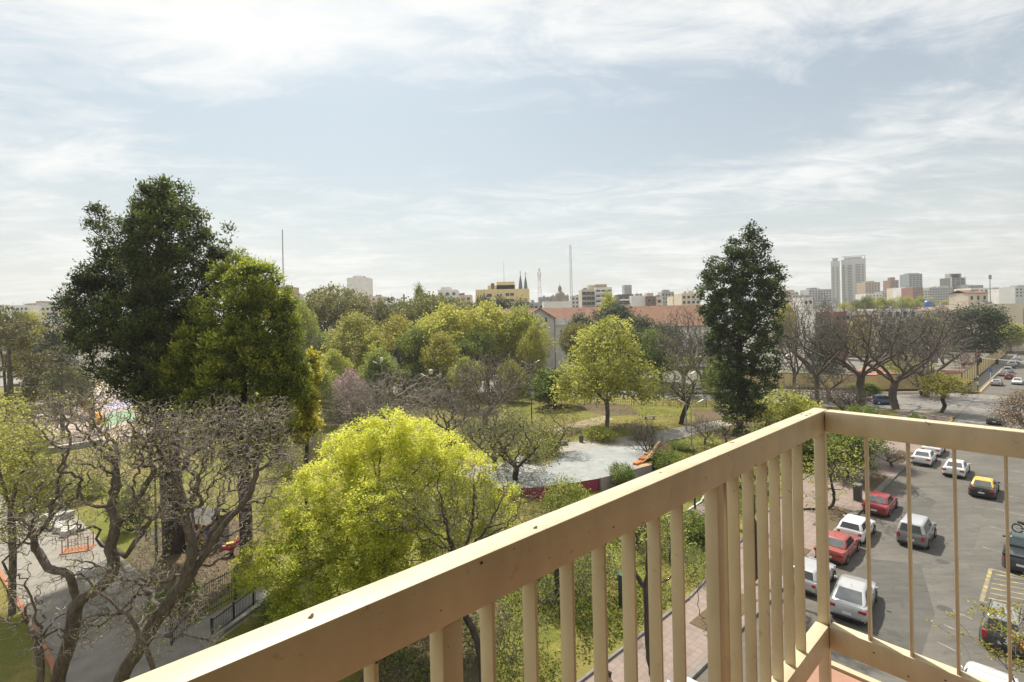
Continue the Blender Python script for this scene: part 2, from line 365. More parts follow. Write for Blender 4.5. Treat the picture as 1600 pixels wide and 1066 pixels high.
sheet('asphalt_area', abp([(33.5, -9.6), (41.5, -9.4), (43.0, -6.8), (36.5, -5.2), (30, -5.0), (29, -8.8)]), -.126, m_road_dark)  # straight-edged area of the road in a darker asphalt tone
sheet('asphalt_area', abp([(46, -6.4), (66, -6.9), (66, -5.0), (47, -4.6)]), -.126, m_road)
sheet('asphalt_area', abp([(52, -9.9), (58, -9.9), (58.5, -8.0), (52.5, -8.2)]), -.125, m_road_dark)

for k, (a, b) in enumerate(((44.5, -5.9), (58.5, -8.6), (37.5, -4.9), (70.5, -6.0))):
    m = MB(); m.lathe([(0, .006), (.36, .006), (.37, .0)], n=20); o = m.build('manhole_cover', M('manhole_iron', (.075, .07, .065), (.05, .047, .043), scale=9, rough=.6), loc=AB(a, b, -.125)); o['kind'] = 'structure'
# park surfaces
PLAZA = [(-160, 770), (30, 768), (88, 772), (110, 798), (165, 852), (203, 882), (238, 915), (262, 958), (300, 978), (345, 953), (412, 915), (430, 935), (330, 1012), (245, 1120), (100, 1150), (85, 1042), (40, 958), (0, 893), (-60, 830), (-160, 800)]
sheet('concrete_plaza', pxp(PLAZA), .03, m_pave)
m_brick = M('orange_edging', (.42, .17, .07), (.30, .14, .08), scale=3, rough=.85)
strip('orange_edging', pxp([(-70, 822), (-2, 893), (38, 958), (83, 1042), (98, 1160)]), .22, -.05, .14, m_brick)
sheet('dirt_patch', pxp([(195, 880), (225, 830), (300, 810), (380, 815), (400, 850), (395, 900), (330, 945), (290, 968), (262, 950), (240, 915)]), .018, m_dirt)
sheet('dirt_patch', pxp([(560, 1066), (640, 960), (740, 900), (800, 960), (760, 1066), (660, 1160)]), .018, m_dirt)
sheet('dirt_patch', pxp([(895, 634), (930, 628), (985, 634), (1000, 648), (950, 650), (915, 643)]), .018, m_dirt)
sheet('dirt_patch', pxp([(860, 672), (905, 658), (945, 650), (960, 655), (925, 668), (885, 680)]), .018, M('bare_earth', (.34, .27, .17), (.22, .19, .10), scale=.8, rough=.9))
sheet('dirt_patch', pxp([(1080, 640), (1160, 640), (1250, 650), (1230, 690), (1130, 690), (1090, 665)]), .018, m_dirt)
sheet('grey_path', pxp([(700, 735), (790, 722), (830, 703), (870, 693), (960, 685), (1010, 678), (1060, 668), (1135, 655), (1145, 664), (1060, 686), (1000, 698), (900, 712), (840, 722), (740, 752)]), .022, M('path_grey', (.33, .31, .275), (.24, .225, .20), scale=.7, rough=.9))
sheet('brick_path', pxp([(1040, 812), (1075, 800), (1095, 786), (1105, 770), (1118, 772), (1118, 800), (1104, 824), (1060, 846)]), .022, M('path_brown', (.20, .155, .13), (.15, .12, .10), scale=1.2, rough=.9))
m_white = M('path_edge_white', (.62, .60, .55), (.45, .43, .39), scale=2, rough=.8)
strip('path_edge', pxp([(1038, 810), (1075, 798), (1095, 785), (1106, 768)]), .16, -.05, .10, m_white)
strip('path_edge', pxp([(1060, 848), (1104, 826), (1120, 800)]), .16, -.05, .10, m_white)
strip('path_edge', pxp([(1030, 790), (1062, 780), (1082, 762), (1090, 740)]), .16, -.05, .10, m_white)
# playground floors far left
m_play = M('playground_floor', (.42, .33, .28), (.33, .25, .21), scale=.5, rough=.85)
sheet('playground_floor', pxp([(50, 634), (120, 604), (210, 600), (260, 640), (225, 690), (110, 700), (60, 680)]), .02, m_play)
sheet('playground_floor', pxp([(150, 650), (205, 640), (215, 656), (160, 668)]), .03, M('playground_green', (.20, .34, .20), (.15, .26, .15), scale=.6, rough=.8))
sheet('playground_floor', pxp([(165, 630), (205, 624), (212, 634), (172, 642)]), .03, M('playground_lilac', (.40, .39, .50), (.32, .31, .4), scale=.6, rough=.8))
sheet('playground_floor', pxp([(100, 605), (180, 594), (230, 606), (150, 618)]), .03, M('playground_sand', (.58, .50, .40), (.48, .42, .34), scale=.6, rough=.9))

# ------------------------------------------------------------------ balcony (built in its own frame: x along the street, y to the left)
def railpaint():
    m, nt, b = _nt('cream_paint')
    n1 = noise_(nt, 7, 6, .65, own=True); n2 = noise_(nt, 46, 4, .6, own=True); n3 = noise_(nt, 16, 2, .5, stretch=(1, 1, .35), own=True)
    c = ramp_(nt, n1, [(.3, (.52, .445, .30)), (.7, (.60, .52, .36))])
    c = mix_(nt, .5, c, ramp_(nt, n3, [(.35, .80), (.6, 1.05)]), 'MULTIPLY')
    dirt = mix_(nt, ramp_(nt, n2, [(.64, 0.0), (.74, .55)]), c, (.30, .22, .13))
    geo = nt.nodes.new('ShaderNodeNewGeometry')
    n4 = noise_(nt, 22, 3, .5, 1.0, own=True)
    c = mix_(nt, ramp_(nt, n4, [(.765, 0.0), (.785, 1.0)]), dirt, (.085, .045, .025))
    nt.links.new(c, b.inputs['Base Color']); b.inputs['Roughness'].default_value = .48; b.inputs['Specular IOR Level'].default_value = .45
    bump_(nt, b, n1, .12, .004); return m
m_rail = railpaint()
m_rust = M('rust', (.10, .045, .025), (.05, .03, .022), scale=40, rough=.9)
ZF = H - 1.345
rail = thing('balcony_railing', 'cream painted metal balcony railing in the foreground with flat upright bars', 'railing', AB(1.997, -.59, ZF), STREET_YAW)
def rpart(name, c, d, bev=.003, mats=m_rail):
    m = MB(); m.box((0, 0, 0), d); return m.build(name, mats, rail, loc=c, bevel=bev, seg=2)
# local: x = a-1.997, y = -(b+.59)
rpart('top_rail', (-1.535, .0025, .9675), (3.115, .045, .075))                 # along the street
rpart('top_rail', (.0, -1.032, .9672), (.046, 2.02, .0745))                    # across
rpart('bottom_rail', (-1.535, .0, .212), (3.03, .042, .082))
rpart('bottom_rail', (.0, -1.032, .2118), (.040, 2.02, .0815))
rpart('corner_post', (0, 0, .4645), (.032, .032, .929), .002)
for a in (.396, 1.195, -.42): rpart('post', (a - 1.997, 0, .4645), (.034, .034, .929), .002)
bars = [.283, .471, .560, .650, .739, .833, .925, 1.018, 1.232, 1.300, 1.390, 1.483, 1.575, 1.672, 1.767, .19, .10, .01, -.08, -.17, -.26, -.35, -.52, -.61, -.70, -.79]
for a in bars: rpart('baluster', (a - 1.997, .0, .590), (.0065, .030, .680), .001)
for k in range(12):
    b = -.453 + .111 * k; rpart('baluster', (0.0, -(b + .59), .590), (.030, .0065, .680), .001)
random.seed(4)
def chip(x, y, z, s, rot):
    m = MB(); n = 9; vs = [(0, 0, .0009)] + [(s * random.uniform(.6, 1.1) * math.cos(6.2832 * k / n), s * random.uniform(.3, .7) * math.sin(6.2832 * k / n), .0006) for k in range(n)]
    m.add(vs, [(0, 1 + k, 1 + (k + 1) % n) for k in range(n)]); o = m.build('rust_chip', m_rust, rail, loc=(x, y, z)); o.rotation_euler = rot
for k in range(16): chip(random.uniform(-2.0, -.1), -.0205, random.choice((1.0, .94, .96, .935)) * 1.0 - .004, random.choice((.002, .003, .004)), (math.pi / 2, 0, 0))
for k in range(9): chip(random.uniform(-1.9, -.1), random.uniform(-.015, .02), 1.0053, random.choice((.003, .004, .006)), (0, 0, random.uniform(0, 3)))
for yy, s in ((-.30, .011), (-.62, .004), (-.75, .006), (-.45, .005)): chip(-.0235, yy, 1.0015, s, (0, -math.pi / 4, math.pi / 2))
for k in range(6): chip(-.0205, -.15 - .09 * k, .215 + random.uniform(-.03, .03), .004, (math.pi / 2, 0, -math.pi / 2))
m = MB(); m.tube([(-.0185, -.0185, .255), (-.0185, -.0185, .168)], .0028, 6); m.build('rust_seam', m_rust, rail)
m = MB(); m.tube([(-.0205, -.0185, 1.0), (-.0205, -.0185, .93)], .0014, 6); m.build('weld_seam', m_rust, rail)
m_tile = M('terracotta_tile', (.36, .20, .135), (.28, .155, .105), scale=9, rough=.7)
fl = MB()
for i in range(12):
    for j in range(8):
        fl.box((1.975 - .3 * i, 0, 0) if 0 else (0.006 - .302 * i, -.045 - .302 * j, -.010), (.296, .296, .020))
fl.box((-1.75, -1.1, -.012 - .012), (3.85, 2.5, .020), mi=1)
o = fl.build('balcony_floor', [m_tile, M('grout', (.25, .2, .17), rough=.9)], loc=AB(1.997, -.59, ZF), bevel=.003, seg=1); o.rotation_euler = (0, 0, STREET_YAW); o['kind'] = 'structure'
ed = MB(); ed.box((-1.67, -1.0, -.125), (3.72, 2.36, .18)); ed.box((.175, -1.0, -.015), (.028, 2.36, .045)); 
o = ed.build('balcony_slab', M('slab_render', (.55, .44, .30), (.47, .37, .25), rough=.8), loc=AB(1.997, -.59, ZF)); o.rotation_euler = (0, 0, STREET_YAW); o['kind'] = 'structure'

# ------------------------------------------------------------------ buildings
wal = {'white': M('wall_white', (.80, .775, .72), (.68, .655, .60), scale=.25, rough=.85), 'cream': M('wall_cream', (.72, .62, .47), (.62, .535, .40), scale=.25, rough=.85),
       'yellow': M('wall_yellow', (.78, .60, .29), (.69, .53, .25), scale=.2, rough=.85), 'grey': M('wall_grey', (.42, .42, .41), (.34, .34, .335), scale=.25, rough=.85),
       'tan': M('wall_tan', (.44, .33, .22), (.37, .275, .185), scale=.25, rough=.85), 'peach': M('wall_peach', (.70, .53, .41), (.60, .45, .35), scale=.3, rough=.85),
       'red': M('wall_red_brick', (.30, .14, .10), (.24, .115, .085), scale=.3, rough=.85), 'blue': M('wall_glass_blue', (.26, .29, .31), (.21, .235, .25), scale=.3, rough=.4),
       'dark': M('wall_dark', (.14, .135, .13), (.10, .10, .10), scale=.3, rough=.8), 'pale': M('wall_pale', (.56, .56, .52), (.49, .49, .455), scale=.25, rough=.85),
       'beige': M('wall_beige', (.60, .53, .43), (.52, .455, .37), scale=.25, rough=.85), 'brown': M('wall_brown', (.20, .13, .10), (.15, .10, .08), scale=.3, rough=.85)}
m_pane = M('window_pane', (.05, .055, .06), (.03, .034, .04), scale=1, rough=.15)
m_trim = M('window_trim', (.5, .48, .44), rough=.7)
m_flat = M('flat_roof', (.34, .32, .30), (.26, .25, .235), scale=.3, rough=.9)
m_ironwork = M('iron_rail', (.10, .10, .10), rough=.6)
def unit_window():
    m = MB(); m.box((0, .02, 0), (1, .16, 1), mi=0)
    for x in (-.52, .52): m.box((x, 0, 0), (.06, .22, 1.1), mi=1)
    m.box((0, -.03, -.55), (1.14, .3, .08), mi=1); m.box((0, 0, .55), (1.0, .22, .06), mi=1)
    return m.mesh('window', [m_pane, m_trim])
ME_WIN = unit_window()
m = MB(); m.box((0, -.5, 0), (1, 1.0, .14)); m.box((0, -.97, .5), (1, .06, .9), mi=1); ME_BALC = m.mesh('balcony', [wal['pale'], wal['white']])
m = MB(); m.box((0, -.5, 0), (1, 1.0, .14)); m.box((0, -.97, .55), (1, .05, .9), mi=1); ME_BALD = m.mesh('balcony', [wal['pale'], m_ironwork])
def wins(root, w, h, rows, cols, z0, ww, wh, y=0.0, x0=None, x1=None, name='window', skip=()):
    x0 = -w / 2 if x0 is None else x0; x1 = w / 2 if x1 is None else x1
    for r in range(rows):
        for c in range(cols):
            if (r, c) in skip: continue
            o = link(name, ME_WIN, root, (x0 + (x1 - x0) * (c + .5) / cols, y - .05, z0 + (h - z0) * (r + .5) / rows)); o.scale = (ww, 1, wh)
def sidewins(root, w, d, h, rows, cols, z0, ww, wh, sx):
    for r in range(rows):
        for c in range(cols):
            o = link('window', ME_WIN, root, (sx * (w / 2 + .05), d * (c + .5) / cols, z0 + (h - z0) * (r + .5) / rows)); o.scale = (ww, 1, wh); o.rotation_euler = (0, 0, sx * math.pi / 2)
def shell(root, w, d, h, mat, name='wall', x=0, y=0, z=0, par=.7):
    m = MB(); t = .25
    m.prism([(x - w / 2, y), (x + w / 2, y), (x + w / 2, y + d), (x - w / 2, y + d)], z, z + h - par, mi=1, side=0)
    if par:
        for c, dd in (((x, y + t / 2), (w, t)), ((x, y + d - t / 2), (w, t)), ((x - w / 2 + t / 2, y + d / 2), (t, d - 2 * t)), ((x + w / 2 - t / 2, y + d / 2), (t, d - 2 * t))):
            m.box((c[0], c[1], z + h - par / 2 + .001), (dd[0], dd[1], par))
    return m.build(name, [mat, m_flat], root)
def bld(name, label, x0, x1, yt, Y, depth, wall, rows=0, cols=0, cat='building', group=None, yaw=0.0, z0=None, ww=None, wh=None, side=0, pent=None, balc=0, tank=False, par=.7):
    A, B = at(x0, yt, Y), at(x1, yt, Y); w = B.x - A.x; h = (A.z + B.z) / 2
    r = thing(name, label, cat, ((A.x + B.x) / 2, Y, 0), yaw, group); shell(r, w, depth, h, wal[wall], par=par)
    if rows:
        zz = max(0, h - rows * 3.1 - .9) if z0 is None else z0
        ww = ww or min(1.7, w / cols * .55); wh = wh or 1.5
        wins(r, w, h - .9, rows, cols, zz, ww, wh)
        if side: sidewins(r, w, depth, h - .9, rows, max(2, int(depth / 4)), zz, 1.4, 1.4, side)
        if balc:
            for k in range(rows):
                o = link('balcony', ME_BALD if balc == 2 else ME_BALC, r, (0, 0, zz + (h - .9 - zz) * (k + .5) / rows - 1.2)); o.scale = (w * .94, 1.3, 1)
    for pq in ([pent] if pent and not isinstance(pent, list) else pent or []):
        px, pw, ph, pm = pq; shell(r, w * pw, depth * .45, ph, wal[pm], 'penthouse', x=w * px, y=depth * .2, z=h - .65, par=.3)
    rr = random.Random(int(x0 * 13 + yt))
    if wall != 'dark' and cat != 'house':
        m = MB()
        for k in range(rr.randint(1, 3)): m.box((rr.uniform(-.35, .35) * w, rr.uniform(.2, .7) * depth, h - .65 + .9), (rr.uniform(1.2, 2.6), rr.uniform(1.2, 2.4), rr.uniform(1.4, 2.6)))
        m.build('roof_hut', m_flat, r)
        m = MB()
        xa = w * rr.uniform(-.4, .4); m.bar((xa, depth * .4, h - .7), (xa, depth * .4, h + rr.uniform(1.5, 4)), .09); m.build('aerial', m_ironwork, r)
    if tank:
        m = MB(); m.lathe([(0, 0), (.9, 0), (.9, 1.7), (.7, 1.9), (0, 1.95)], (w * .22, depth * .4, h - .65), 12); m.build('water_tank', wal['white'], r, smooth=True)
    return r
# unseen facade behind the balcony and slab above, added to shade the railing
m = MB(); m.box((-5.4, -1.95, -1.2), (15.0, .3, 34.0)); o = m.build('unseen_facade_wall', M('facade_brown', (.20,.175,.115), (.18,.16,.10), rough=.9), loc=AB(1.997, -.59, ZF)); o.rotation_euler = (0, 0, STREET_YAW); o['kind'] = 'structure'
m = MB(); m.box((-1.67, -.9, 2.62), (3.72, 1.8, .16)); o = m.build('unseen_upper_slab', wal['white'], loc=AB(1.997, -.59, ZF)); o.rotation_euler = (0, 0, STREET_YAW); o['kind'] = 'structure'
# ---- skyline, left to right
bld('apartment_block', 'low white block with flat roof at far left of the skyline', 18, 44, 477, 330, 14, 'white', 2, 4)
bld('apartment_block', 'pale block with brown band on the skyline left of the dark conifer', 42, 66, 474, 345, 16, 'pale', 2, 5, pent=(.1, .6, 2.2, 'tan'))
bld('apartment_block', 'cream block partly behind the left edge of the dark conifer', 64, 92, 477, 325, 14, 'cream', 2, 4, tank=True)
bld('apartment_block', 'narrow tan slab under the tall thin mast', 433, 453, 448, 330, 14, 'tan', 0, 0)
bld('apartment_block', 'small brownish block beside the slab under the mast', 450, 463, 459, 340, 12, 'beige', 2, 2)
t = bld('apartment_tower', 'tall white blank walled tower standing alone above the olive tree', 542, 574, 434, 420, 16, 'white', 0, 0, pent=[(-.05, .45, 2.6, 'white')])
wt = (at(574, 434, 420).x - at(542, 434, 420).x)
wins(t, wt, 36, 8, 1, 12, 4.2, 1.9, x0=wt * .18, x1=wt * .5)
for k in range(8):
    o = link('balcony', ME_BALD, t, (wt * .34, 0, 12.3 + 3.0 * k)); o.scale = (wt * .3, 1.2, 1)
bld('house', 'low pinkish building at the foot of the white tower', 571, 596, 463, 380, 12, 'peach', 2, 3)
bld('house', 'white building with slanted dark side between olive tree tops', 684, 714, 453, 300, 12, 'white', 2, 3, pent=(-.1, .5, 2.4, 'white'))
bld('house', 'beige stepped block just left of the yellow apartment building', 711, 736, 461, 310, 12, 'cream', 2, 3, pent=(-.2, .4, 1.8, 'brown'))
y1 = bld('apartment_building', 'yellow stepped apartment building with antenna and roof tank', 743, 827, 452, 300, 22, 'yellow', 0, 0, pent=[(-.02, .52, 3.4, 'yellow'), (.06, .34, 5.4, 'yellow')])
wy = at(827, 452, 300).x - at(743, 452, 300).x
wins(y1, wy, 34, 4, 2, 20, 2.2, 1.6, x0=wy * .05, x1=wy * .22); wins(y1, wy, 34, 3, 1, 22, 2.6, 1.8, x0=-wy * .32, x1=-wy * .16); wins(y1, wy, 34, 3, 2, 22, 1.0, 1.2, x0=-wy * .12, x1=wy * .0)
m = MB(); m.tube([(1, 6, 38), (1, 6, 53)], [.12, .05], 5); m.tube([(-6, 5, 36), (-6, 5, 39.5)], 1.1, 8); m.build('roof_antenna', m_ironwork, y1)
def spire(px, Y, top, label):
    p = at(px, 455, Y); r = thing('church_spire', label, 'church spire', (p.x, Y, 0)); hh = at(px, top, Y).z
    m = MB(); m.lathe([(2.6, 0), (2.6, hh - 24), (3.1, hh - 23.9), (3.1, hh - 23), (2.5, hh - 22.8), (1.2, hh - 9), (.25, hh - 3.2), (.2, hh)], n=8); m.build('steeple', M('slate', (.10, .105, .11), rough=.6), r)
    m = MB(); m.box((0, 0, hh - .6), (1.2, .25, .25)); m.box((0, 0, hh - .3), (.25, .25, 2.4)); m.build('cross', M('slate', (.1, .1, .11)), r)
spire(813.5, 420, 424, 'left one of two slim dark church spires behind the yellow building')
spire(821.5, 420, 426, 'right one of two slim dark church spires behind the yellow building')
def lattice(name, px, top, Y, wb, wtp, label, mats, z0=0, n=14):
    p = at(px, 450, Y); hh = at(px, top, Y).z; r = thing(name, label, 'antenna mast', (p.x, Y, 0))
    ms = [MB(), MB()]
    for i in range(n):
        za, zb = z0 + (hh - z0) * i / n, z0 + (hh - z0) * (i + 1) / n
        ra, rb = wb + (wtp - wb) * i / n, wb + (wtp - wb) * (i + 1) / n; m = ms[i % 2]; tk = max(.10, wb * .07)
        ca = [Vector((ra * sx, ra * sy, za)) for sx, sy in ((-1, -1), (1, -1), (1, 1), (-1, 1))]; cb = [Vector((rb * sx, rb * sy, zb)) for sx, sy in ((-1, -1), (1, -1), (1, 1), (-1, 1))]
        for k in range(4):
            m.bar(ca[k], cb[k], tk); m.bar(ca[k], cb[(k + 1) % 4], tk * .7); m.bar(cb[k], cb[(k + 1) % 4], tk * .7)
    ms[0].build('lattice', mats[0], r); ms[1].build('lattice', mats[1], r)
    return r, hh
m_mast = M('mast_grey', (.27, .26, .25), rough=.5); m_mr = M('mast_red', (.45, .2, .16), rough=.6); m_mw = M('mast_white', (.6, .58, .55), rough=.6)
r, hh = lattice('lattice_tower', 843, 421, 260, 1.35, .45, 'short lattice telecom tower with red and white bands by the long white wall', (m_mr, m_mw), 12, 10)
m = MB(); [m.box((sx * .7, 0, hh - 2.5), (.35, .3, 2.2)) for sx in (-1, 1)]; m.box((0, -.7, hh - 4.5), (.4, .3, 1.8)); m.box((0, -.6, hh - .2), (.4, .3, 1.6)); m.build('antenna_panel', m_mw, r)
m = MB(); m.prism([(-3.4, -2.5), (3.4, -2.5), (3.4, 3), (-3.4, 3)], 0, 13); m.build('base_building', wal['grey'], r)
lattice('guyed_mast', 892.5, 383, 330, .85, .45, 'tall thin lattice mast rising right of the domed church', (m_mast, m_mast), 14, 22)
lattice('guyed_mast', 443, 359, 330, .32, .18, 'tall thin needle mast above the tan slab on the left', (m_mast, m_mast), 30, 24)
bld('warehouse', 'long blank white wall in front of the domed church', 849, 894, 471, 240, 14, 'white', 0, 0, par=.3)
bld('warehouse', 'long low grey shed left of the lattice telecom tower', 800, 850, 473, 250, 12, 'grey', 1, 6, par=.3)
bld('apartment_block', 'distant pale blue grey block behind the lattice tower', 842, 868, 464, 520, 14, 'blue', 3, 5)
# domed church
p = at(876, 460, 350); ch = thing('domed_church', 'stone church with small dome and corner turrets on the skyline', 'church', (p.x, 350, 0)); zt = at(876, 443, 350).z
stone = M('stone_brown', (.33, .28, .22), (.25, .21, .17), scale=.4, rough=.9)
m = MB(); m.prism([(-5.2, 0), (5.2, 0), (5.2, 10), (-5.2, 10)], 0, zt - 11); m.prism([(-3.6, 1.4), (3.6, 1.4), (3.6, 8.6), (-3.6, 8.6)], zt - 11, zt - 8.2); m.build('wall', stone, ch)
m = MB(); m.lathe([(3.6, zt - 8.2), (3.2, zt - 6.8), (1.9, zt - 5.6), (1.3, zt - 5.4), (1.3, zt - 3.4), (1.45, zt - 3.3), (1.1, zt - 2), (.4, zt - 1.2), (.12, zt - .8), (.1, zt + .8)], (0, 5, 0), 10); m.build('dome', M('dome_lead', (.27, .24, .21), rough=.7), ch, smooth=True)
for sx in (-1, 1):
    for y_ in (.3, 9.7):
        m = MB(); m.lathe([(.8, zt - 13), (.8, zt - 9.4), (.1, zt - 7.4)], (sx * 5, y_, 0), 6); m.build('turret', stone, ch)
for k in range(3):
    o = link('window', ME_WIN, ch, (-3 + 3 * k, -.05, zt - 14)); o.scale = (.9, 1, 2.6)
# long institution with the tiled roof, white gable wing
Yi = 168; A = at(755, 481, Yi + 9); B = at(1102, 477, Yi + 9); zr = at(900, 481.5, Yi + 9).z; ze = at(900, 511, Yi).z
inst = thing('institution', 'long white institution with red tiled roof and gabled wing beyond the park', 'building', ((A.x + B.x) / 2, Yi, 0))
w = B.x - A.x
m = MB(); m.prism([(-w / 2, 0), (w / 2, 0), (w / 2, 18), (-w / 2, 18)], 0, ze); m.build('wall', wal['white'], inst)
def tilesmat():
    m, nt, b = _nt('roof_tiles'); n = noise_(nt, .35, 7, .7); wv = nt.nodes.new('ShaderNodeTexWave'); tc = nt.nodes.new('ShaderNodeTexCoord'); nt.links.new(tc.outputs['Object'], wv.inputs[0]); wv.inputs['Scale'].default_value = 1.1; wv.inputs['Distortion'].default_value = .6
    c = ramp_(nt, n, [(.3, (.20, .098, .058)), (.7, (.31, .165, .10))]); c = mix_(nt, .25, c, wv.outputs[0], 'MULTIPLY')
    nt.links.new(c, b.inputs['Base Color']); b.inputs['Roughness'].default_value = .85; return m
m_tiles = tilesmat()
def gable_roof(root, w, d, z0, z1, ov=.5, y=0, x=0, name='roof', axis='x', mat=None):
    m = MB(); t = .22
    if axis == 'x':
        for s in (0, 1):
            ye = y - ov if s == 0 else y + d + ov; zl = z0 - (z1 - z0) * ov / (d / 2)
            vs = [(x - w / 2 - ov, ye, zl), (x + w / 2 + ov, ye, zl), (x + w / 2 + ov, y + d / 2, z1), (x - w / 2 - ov, y + d / 2, z1)]
            vs2 = [(a, b, c + t) for a, b, c in vs]
            m.add(vs + vs2, [(0, 1, 2, 3), (7, 6, 5, 4), (0, 4, 5, 1), (1, 5, 6, 2), (3, 7, 4, 0)] if s else [(3, 2, 1, 0), (4, 5, 6, 7), (1, 5, 4, 0), (2, 6, 5, 1), (0, 4, 7, 3)])
    else:
        for s in (-1, 1):
            xe = x + s * (w / 2 + ov); zl = z0 - (z1 - z0) * ov / (w / 2)
            vs = [(xe, y - ov, zl), (xe, y + d, zl), (x, y + d, z1), (x, y - ov, z1)]; vs2 = [(a, b, c + t) for a, b, c in vs]
            f = [(3, 2, 1, 0), (4, 5, 6, 7), (1, 5, 4, 0), (2, 6, 5, 1), (0, 4, 7, 3)]
            m.add(vs + vs2, [q[::-1] for q in f] if s < 0 else f)
    return m.build(name, mat or m_tiles, root)
gable_roof(inst, w, 18, ze, zr, .8)
# gable wing
gx = at(843, 500, Yi - 6).x - (A.x + B.x) / 2; gw = at(867, 500, Yi - 6).x - at(821, 500, Yi - 6).x; gze = at(843, 497, Yi - 6).z; gzp = at(843, 482, Yi - 6).z
m = MB(); m.prism([(gx - gw / 2, -6), (gx + gw / 2, -6), (gx + gw / 2, 5), (gx - gw / 2, 5)], 0, gze)
m.add([(gx - gw / 2, -6, gze), (gx + gw / 2, -6, gze), (gx, -6, gzp - .05), (gx - gw / 2, 5, gze), (gx + gw / 2, 5, gze), (gx, 5, gzp - .05)], [(0, 1, 2), (5, 4, 3)])
m.build('gable_wing', M('gable_white', (.60, .57, .51), (.52, .49, .44), scale=.2, rough=.85), inst)
gable_roof(inst, gw, 14, gze, gzp, .5, -6, gx, 'gable_roof', 'y')
m = MB()
for k in range(16):
    for s in (-1, 1):
        t_ = (k + .5) / 16; m.box((gx + s * gw / 2 * (1 - t_), -6.15, gze + (gzp - gze) * t_ - .55), (.18, .3, .3))
m.build('cornice', m_trim, inst)
for k in range(4):
    o = link('window', ME_WIN, inst, (gx - 2.1 + 1.4 * k, -6.1, gze - .6 + (.4 if k in (1, 2) else 0))); o.scale = (.55, 1, 1.5)
sw0 = at(867, 500, Yi - 4).x - (A.x + B.x) / 2; sw1 = at(889, 500, Yi - 4).x - (A.x + B.x) / 2; sh = at(878, 498, Yi - 4).z
m = MB(); m.prism([(sw0, -4), (sw1, -4), (sw1, 1), (sw0, 1)], 0, sh); m.box(((sw0 + sw1) / 2 + .1, -4.2, sh - 2.0), (sw1 - sw0, .6, .35)); m.build('side_wing', wal['white'], inst)
for k in range(14):
    for r_ in range(2):
        xx = sw1 + 4 + (w / 2 - sw1 - 6) * k / 13; o = link('window', ME_WIN, inst, (xx, -.05, 3.2 + 5 * r_)); o.scale = (1.3, 1, 2.4)
# middle skyline
bld('apartment_block', 'white and blue balcony block right of the thin mast', 893, 910, 462, 400, 12, 'pale', 3, 3)
c1 = bld('condominium', 'balcony apartment block with green railings and cream top floors', 909, 931, 452, 300, 14, 'beige', 5, 3, balc=2, ww=2.6, wh=1.7, pent=(.3, .6, 3.2, 'cream'))
c2 = bld('condominium', 'white terraced apartment block beside the green balcony block', 930, 956, 449, 297, 14, 'white', 5, 3, balc=1, ww=2.6, wh=1.6, pent=(-.1, .7, 2.6, 'tan'), tank=True)
bld('condominium', 'dark balconied block with a square tower on its roof', 966, 990, 460, 290, 14, 'dark', 5, 3, balc=1, ww=2.2, wh=1.5, pent=(.22, .48, 6.2, 'grey'))
bld('apartment_block', 'blank white party wall block above the tiled roof', 986, 1011, 462, 285, 14, 'white', 0, 0)
bld('apartment_block', 'brown fronted block with one white framed window above the tiled roof', 1010, 1025, 463, 283, 12, 'brown', 2, 2, pent=(0, .7, 2.6, 'beige'))
bld('apartment_block', 'plain cream block right of the brown fronted block', 1024, 1036, 464, 284, 12, 'cream', 2, 1)
bld('apartment_block', 'two toned grey tower block above the tiled roof', 1034, 1053, 456, 420, 12, 'grey', 6, 4, pent=(-.1, .4, 2.5, 'grey'))
bld('apartment_block', 'pale yellow block right of the grey tower block', 1051, 1067, 463, 330, 12, 'cream', 3, 2)
bld('apartment_block', 'cream yellow block left of the tall ivy covered tree', 1065, 1094, 458, 300, 14, 'cream', 3, 4, pent=(.1, .3, 2.2, 'cream'))
# right skyline
bld('apartment_block', 'hazy beige block just right of the tall ivy covered tree', 1224, 1247, 456, 600, 18, 'beige', 4, 5, pent=(.1, .5, 3, 'tan'))
bld('apartment_block', 'low hazy grey block behind bare twigs right of the ivy tree', 1244, 1266, 461, 620, 18, 'grey', 4, 5)
bld('apartment_block', 'hazy blue grey block left of the twin towers', 1264, 1299, 452, 640, 20, 'grey', 5, 8, pent=(-.2, .3, 3, 'blue'))
def tower(name, label, x0, x1, yt, Y, d, cols, crown):
    A, B = at(x0, yt, Y), at(x1, yt, Y); w = (B.x - A.x) * .84; h = (A.z + B.z) / 2; r = thing(name, label, 'skyscraper', ((A.x + B.x) / 2, Y, 0), -.55)
    shell(r, w, d, h, wal['pale'], par=1.2)
    zz, nf = 20, 30
    for (c0, c1) in cols:
        for k in range(nf):
            o = link('balcony', ME_TB, r, (w * ((c0 + c1) / 2 - .5), 0, zz + (h - 8 - zz) * k / nf)); o.scale = (w * (c1 - c0), 1, (h - zz) / nf)
    m = MB()
    if crown:
        m.box((0, .6, h + 1.6), (w * .70, 1, 4.2)); m.box((w * .02, d * .5, h + 6.4), (w * .96, .9, .9)); m.box((w * .49, d * .5, h / 2 + 4), (.9, 1.2, h + 6)); m.box((-w * .36, d * .5, h + 2.5), (.9, .9, 8))
    else:
        m.box((0, d * .4, h + 1.5), (w * .55, d * .5, 5)); m.box((0, d * .4, h + 4.6), (w * .68, d * .6, .9))
    m.build('crown_frame', wal['grey'], r); return r
m = MB(); m.box((0, -.25, 0), (1, .7, .56), mi=0); m.box((0, -.85, -.32), (1.06, 1.6, .28), mi=1); ME_TB = m.mesh('balcony', [M('tower_glazing', (.13, .14, .15), rough=.3), wal['pale']])
tower('residential_tower', 'slimmer left tower of the twin grey towers on the right skyline', 1298, 1312, 408, 880, 16, ((.16, .34), (.62, .82)), False)
